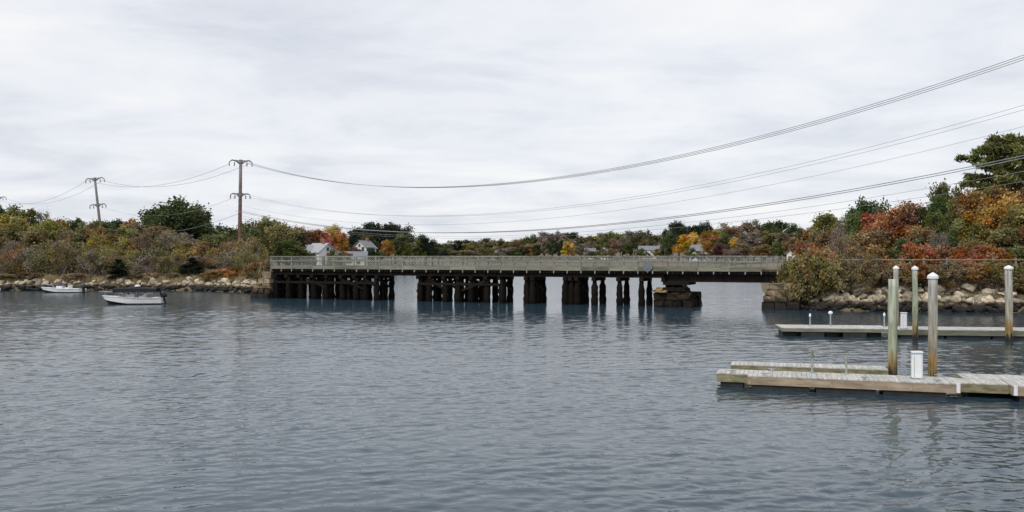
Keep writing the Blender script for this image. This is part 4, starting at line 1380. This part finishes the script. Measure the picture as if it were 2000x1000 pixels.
# round the white house and the dark trees
for a in [(604, 212, 446, 60, 'round', 'rust'), (626, 216, 452, 60, 'round', 'red'), (598, 205, 458, 50, 'round', 'maroon'), (650, 222, 442, 50, 'round', 'gold'), (664, 216, 452, 36, 'round', 'orange'), (640, 208, 466, 40, 'round', 'red'),
          (668, 224, 470, 40, 'round', 'russet'), (700, 250, 446, 62, 'oak', 'deep'), (735, 255, 437, 66, 'oak', 'deep'), (772, 258, 438, 66, 'oak', 'deep'), (790, 246, 456, 50, 'oak', 'dark'), (718, 242, 462, 50, 'oak', 'dark'),
          (830, 262, 459, 44, 'oak', 'deep'), (755, 236, 470, 30, 'round', 'orange'), (806, 240, 472, 44, 'round', 'green'), (690, 214, 484, 36, 'shrub', 'maroon'), (576, 176, 476, 50, 'round', 'deep'), (655, 190, 496, 40, 'shrub', 'green'),
          (590, 178, 498, 44, 'shrub', 'olive'), (735, 232, 490, 50, 'round', 'dark'), (845, 268, 478, 40, 'round', 'dark')]:
    plant(*a, HS)
# far shore
cols = ['brown', 'olive', 'dark', 'green', 'grey', 'green', 'olive', 'dark', 'grey', 'deep']
sky_x = [850, 900, 950, 1000, 1030, 1060, 1110, 1140, 1185, 1210, 1250, 1290, 1320]
sky_y = [474, 472, 467, 470, 464, 457, 452, 462, 452, 452, 450, 460, 446]
px = 848
i = 0
while px < 1310:
    ty = float(np.interp(px, sky_x, sky_y))
    plant(px, random.uniform(520, 570), ty + random.uniform(-2, 4), random.uniform(30, 44), 'far', cols[(i * 7 + i // 3) % 10], FS)
    px += random.uniform(12, 17); i += 1
px = 852
while px < 1310:
    ty = float(np.interp(px, sky_x, sky_y))
    plant(px, random.uniform(488, 512), ty + random.uniform(11, 20), random.uniform(22, 34), 'far', cols[(i * 7 + i // 3) % 10], FS)
    px += random.uniform(12, 18); i += 1
plant(1108, 486, 471, 26, 'far', 'gold', FS, extra='small golden yellow tree on the far shore in the middle of the brown wood')
plant(1060, 520, 455, 24, 'twiggy', 'grey', FS, extra='grey lacy half-bare tree topping the far shore skyline')
for px, ty, wd, cl in ((1148, 487, 18, 'grey'), (1160, 489, 20, 'green'), (1178, 487, 16, 'olive'), (1194, 488, 18, 'brown'), (1250, 486, 22, 'green'), (1262, 491, 18, 'grey'), (1284, 487, 22, 'olive'), (1300, 484, 26, 'dark'), (955, 492, 18, 'olive'), (972, 491, 20, 'grey')):
    plant(px, 479, ty, wd, 'far', cl, 'in front of the far shore houses')
for px, d, ty, wd, cl in ((1350, 352, 485, 26, 'olive'), (1388, 350, 483, 26, 'brown'), (1370, 346, 492, 24, 'grey'), (606, 172, 490, 30, 'green'), (648, 176, 490, 26, 'olive'), (700, 214, 486, 26, 'green'), (674, 196, 491, 30, 'brown'), (724, 222, 480, 22, 'dark')):
    plant(px, d, ty, wd, 'far', cl, 'half hiding the houses')
# dark clump, yellow trees and the nearer shore past them
for a in [(1326, 400, 434, 56, 'oak', 'deep'), (1350, 410, 443, 50, 'oak', 'deep'), (1374, 405, 434, 34, 'oak', 'deep'), (1312, 392, 452, 36, 'oak', 'dark'), (1345, 385, 456, 56, 'round', 'gold'), (1372, 378, 460, 44, 'round', 'gold')]:
    plant(*a, 'above the pale blue house')
for a in [(1400, 330, 444, 60, 'round', 'olive'), (1392, 322, 452, 44, 'round', 'orange'), (1430, 335, 438, 60, 'round', 'brown'), (1462, 330, 434, 60, 'round', 'grey'), (1494, 335, 432, 60, 'round', 'dark'), (1524, 325, 434, 60, 'round', 'dark'),
          (1552, 300, 440, 56, 'round', 'dark'), (1416, 300, 458, 36, 'round', 'green'), (1440, 296, 462, 36, 'round', 'gold'), (1472, 290, 456, 60, 'round', 'grey'), (1510, 288, 452, 60, 'round', 'olive'), (1536, 280, 456, 56, 'round', 'brown'),
          (1408, 290, 474, 40, 'round', 'maroon'), (1450, 282, 478, 50, 'round', 'brown'), (1490, 276, 478, 46, 'round', 'russet'), (1520, 268, 474, 40, 'round', 'green'), (1430, 275, 486, 40, 'round', 'grey'), (1555, 262, 466, 50, 'round', 'russet')]:
    plant(*a, FM)
# wood behind the docks
for a in [(1590, 140, 440, 70, 'round', 'russet'), (1618, 132, 422, 90, 'oak', 'olive'), (1606, 122, 452, 70, 'round', 'russet'), (1650, 128, 424, 60, 'twiggy', 'grey'), (1640, 112, 448, 70, 'twiggy', 'grey'), (1580, 118, 470, 60, 'round', 'rust'),
          (1702, 122, 391, 80, 'oak', 'dark'), (1672, 118, 416, 60, 'round', 'green'), (1755, 104, 388, 90, 'twiggy', 'rust'), (1720, 100, 412, 90, 'round', 'red'), (1785, 102, 400, 90, 'round', 'rust'), (1745, 94, 430, 110, 'oak', 'rust'),
          (1700, 92, 446, 90, 'round', 'russet'), (1850, 104, 364, 80, 'oak', 'green'), (1826, 100, 384, 60, 'oak', 'dark'), (1880, 98, 388, 80, 'oak', 'olive'), (1835, 92, 420, 70, 'oak', 'green'), (1910, 94, 372, 90, 'oak', 'russet'),
          (1960, 92, 366, 110, 'oak', 'orange'), (1925, 86, 410, 100, 'oak', 'orange'), (1985, 84, 400, 100, 'oak', 'olive'), (1880, 86, 432, 80, 'round', 'olive'), (2030, 90, 360, 110, 'oak', 'russet'), (1850, 84, 452, 70, 'round', 'dark'),
          (1800, 86, 446, 80, 'round', 'russet'), (1950, 80, 440, 90, 'round', 'olive'), (1660, 96, 462, 70, 'round', 'olive'), (2010, 80, 436, 80, 'round', 'rust'), (1770, 84, 468, 70, 'round', 'green'), (1900, 80, 464, 70, 'round', 'russet')]:
    plant(*a, RB)
plant(1964, 96, 272, 190, 'pine', 'pineg', RB, extra='tall yellowish green pine towering over the wood behind the docks')
plant(2030, 104, 300, 130, 'pine', 'dark', RB, extra='dark tall pine beside the towering pine at the edge of the wood')
plant(1838, 82, 452, 46, 'twiggy', 'grey', RB, extra='pale grey bare tree forking in front of the dark green trees')
for px, d, tp, wd, kd, cl in [(1565, 71.0, 494, 84, 'shrub', 'olive'), (1595, 70.8, 500, 84, 'shrub', 'olive'), (1548, 71.0, 512, 50, 'shrub', 'olive'), (1625, 70.5, 506, 80, 'shrub', 'olive'), (1655, 71, 508, 70, 'shrub', 'brown'),
                              (1690, 71, 506, 80, 'thicket', 'brown'), (1720, 70.4, 514, 80, 'shrub', 'brown'), (1755, 70.2, 512, 80, 'shrub', 'russet'), (1790, 70.0, 512, 80, 'shrub', 'rust'), (1830, 69.8, 514, 90, 'shrub', 'brown'),
                              (1870, 69.6, 514, 90, 'thicket', 'brown'), (1905, 69.5, 512, 90, 'shrub', 'russet'), (1945, 69.4, 510, 90, 'shrub', 'olive'), (1985, 69.2, 512, 90, 'shrub', 'brown'), (2020, 69.2, 510, 90, 'shrub', 'olive'),
                              (1530, 71.2, 518, 46, 'shrub', 'olive'), (1575, 70.8, 526, 56, 'shrub', 'olive'), (1640, 70.4, 530, 56, 'shrub', 'brown'), (1675, 70.2, 526, 70, 'thicket', 'russet'), (1765, 69.8, 530, 60, 'thicket', 'brown'), (1850, 69.3, 532, 60, 'thicket', 'russet'), (1900, 69.2, 530, 60, 'shrub', 'brown'), (1945, 69.0, 532, 60, 'thicket', 'tan'), (1990, 68.8, 530, 60, 'shrub', 'russet'),
                              (1600, 78, 484, 90, 'shrub', 'russet'), (1650, 78, 480, 100, 'thicket', 'brown'), (1700, 78, 478, 100, 'shrub', 'russet'), (1745, 77.5, 482, 90, 'shrub', 'dark'), (1790, 77.5, 476, 100, 'shrub', 'rust'), (1840, 77.5, 480, 100, 'shrub', 'rust'),
                              (1880, 77, 480, 90, 'shrub', 'red'), (1930, 77, 478, 100, 'shrub', 'rust'), (1980, 77, 480, 100, 'shrub', 'green'), (2020, 77, 478, 90, 'shrub', 'rust')]:
    plant(px, d, tp, wd, kd, cl, RS)

tell_apart()

# ------------------------------------------------------------------ stone revetments
def rock_mesh(seed):
    rr = np.random.default_rng(seed)
    import bmesh
    bm = bmesh.new()
    bmesh.ops.create_icosphere(bm, subdivisions=2, radius=0.5)
    dirs = rr.normal(size=(9, 3)); dirs /= np.linalg.norm(dirs, axis=1)[:, None]
    cut = rr.uniform(0.22, 0.40, 9)
    for v in bm.verts:                              # cut facets off a ball
        p = np.array(v.co)
        for d_, c_ in zip(dirs, cut):
            s = p @ d_
            if s > c_:
                p = p - d_ * (s - c_)
        v.co = Vector(p * 1.25)
    me = bpy.data.meshes.new('rock')
    bm.to_mesh(me); bm.free()
    me.materials.append(M['rock'])
    return me


rocks = [rock_mesh(i) for i in range(9)]


def revetment(label, line, n, s0, s1, depth, origin):
    o = thing('stone_revetment', label, 'rocks', origin)
    P = np.array(line, float); seg = np.hypot(*np.diff(P, axis=0).T); cum = np.concatenate([[0], np.cumsum(seg)])
    for i in range(n):
        u = (i + random.random()) / n * cum[-1]
        k = min(np.searchsorted(cum, u, 'right') - 1, len(seg) - 1)
        f = (u - cum[k]) / seg[k]
        p = P[k] + (P[k + 1] - P[k]) * f
        tdir = (P[k + 1] - P[k]) / seg[k]; nrm = np.array([-tdir[1], tdir[0]])
        if inland(np.array([p[0] + nrm[0]]), np.array([p[1] + nrm[1]]))[0] < 0:
            nrm = -nrm
        off = random.uniform(-0.25, depth) if i % 3 else random.uniform(-0.2, depth * .45)
        q = p + nrm * off
        s = random.uniform(s0, s1) * (1.1 if random.random() < .2 else 1)
        z = gz(q[0], q[1]) + s * 0.22
        link('rock', random.choice(rocks), o, Vector((q[0], q[1], z)) - Vector(origin), (random.uniform(-.5, .5), random.uniform(-.5, .5), random.uniform(0, 6.28)),
             (s * random.uniform(.9, 1.6), s * random.uniform(.8, 1.2), s * random.uniform(.55, .95)))
    VV, FF, nb = [], [], 0
    rv = []
    for me in rocks:
        a = np.empty(len(me.vertices) * 3); me.vertices.foreach_get('co', a)
        rv.append((a.reshape(-1, 3), np.array([list(p.vertices) for p in me.polygons])))
    for i in range(int(n * 1.4)):                          # the small stuff between the big stones
        u = random.random() * cum[-1]
        k = min(np.searchsorted(cum, u, 'right') - 1, len(seg) - 1)
        p = P[k] + (P[k + 1] - P[k]) * (u - cum[k]) / seg[k]
        tdir = (P[k + 1] - P[k]) / seg[k]; nrm = np.array([-tdir[1], tdir[0]])
        if inland(np.array([p[0] + nrm[0]]), np.array([p[1] + nrm[1]]))[0] < 0:
            nrm = -nrm
        q = p + nrm * random.uniform(-0.3, depth + 0.5)
        s = random.uniform(.35, .7) * s0
        m3 = np.array(Euler((random.uniform(0, 6), random.uniform(0, 6), random.uniform(0, 6))).to_matrix()) * s
        v, f = rv[i % len(rv)]
        VV.append(v @ m3.T + np.array([q[0], q[1], gz(q[0], q[1]) + s * .15]) - np.array(origin)); FF.append(f + nb); nb += len(v)
    me = bpy.data.meshes.new('rubble')
    me.from_pydata(np.concatenate(VV).tolist(), [], np.concatenate(FF).tolist())
    me.materials.append(M['rock'])
    tag(link('rubble', me, o), kind='stuff')
    return o


revetment('rubble stone slope along the bank behind the docks', [(21.6, 71.0), (24, 69.4), (30, 67.6), (38, 66), (41, 63.2)], 300, 0.42, 0.85, 2.9, (30, 67, 0))
revetment('rubble stone slope along the bank behind the moored boats', [(-66, 110.1), (-50, 111), (-38.5, 109.5), (-30, 103), (-25.6, 95), (-24.6, 91.5)], 300, 0.42, 0.85, 1.7, (-45, 109, 0))

# dry grass along the bank tops
def grass(name, line, n, d0, d1, h, label):
    rg = np.random.default_rng(5)
    P = np.array(line, float); seg = np.hypot(*np.diff(P, axis=0).T); cum = np.concatenate([[0], np.cumsum(seg)])
    u = rg.uniform(0, cum[-1], n); k = np.clip(np.searchsorted(cum, u, 'right') - 1, 0, len(seg) - 1)
    f = ((u - cum[k]) / seg[k])[:, None]
    p = P[k] + (P[k + 1] - P[k]) * f
    td = (P[k + 1] - P[k]) / seg[k][:, None]
    nr = np.stack([-td[:, 1], td[:, 0]], -1)
    sg_ = np.sign(inland(p[:, 0] + nr[:, 0], p[:, 1] + nr[:, 1]))[:, None]
    q = p + nr * sg_ * rg.uniform(d0, d1, n)[:, None]
    z = ground_z(q[:, 0], q[:, 1])
    hh_ = h * rg.uniform(.5, 1.3, n)
    an = rg.uniform(0, 6.28, n); ln_ = rg.normal(0, .25, (n, 2)) * hh_[:, None]
    wv = np.stack([np.cos(an), np.sin(an)], -1) * 0.03
    V = np.stack([np.c_[q - wv, z - .05], np.c_[q + wv, z - .05], np.c_[q + ln_ + wv * .3, z + hh_], np.c_[q + ln_ - wv * .3, z + hh_]], 1).reshape(-1, 3)
    me = np_mesh(name, V, np.arange(4 * n).reshape(-1, 4), M['dry_grass'])
    return tag(link(name, me), label, kind='stuff')


grass('dry_grass', [(21.6, 71.0), (24, 69.4), (30, 67.6), (38, 66), (41, 63.2)], 5000, 2.6, 4.2, 0.45, 'dry straw-coloured grass on the slope above the dock side rocks')
grass('dry_grass', [(-66, 110.1), (-50, 111), (-38.5, 109.5), (-30, 103), (-25.6, 95)], 16000, 1.5, 3.4, 0.5, 'dry straw-coloured grass on the bank above the boat side rocks')

# post and rail fence on the embankment behind the docks
fc = thing('embankment_fence', 'weathered post and rail fence along the embankment above the docks', 'fence', (23.5, 71.0, 0))
fp = MB().box(-.06, .06, -.06, .06, 1.6, 4.1).mesh('post', M['pale_bark'])
pts = [Vector((23.5 + i * 1.9, 71.0 - 0.02 * i + 0.008 * i * i, 0)) for i in range(11)]
for i, p in enumerate(pts):
    link('post', fp, fc, p - Vector((23.5, 71, 0)))
    if i < 10:
        for z in (3.95, 3.5):
            MB().beam(p - Vector((23.5, 71.09, 0)) + Vector((0, 0, z)), pts[i + 1] - Vector((23.5, 71.09, 0)) + Vector((0, 0, z)), .04, .08).build('rail', M['pale_bark'], fc)
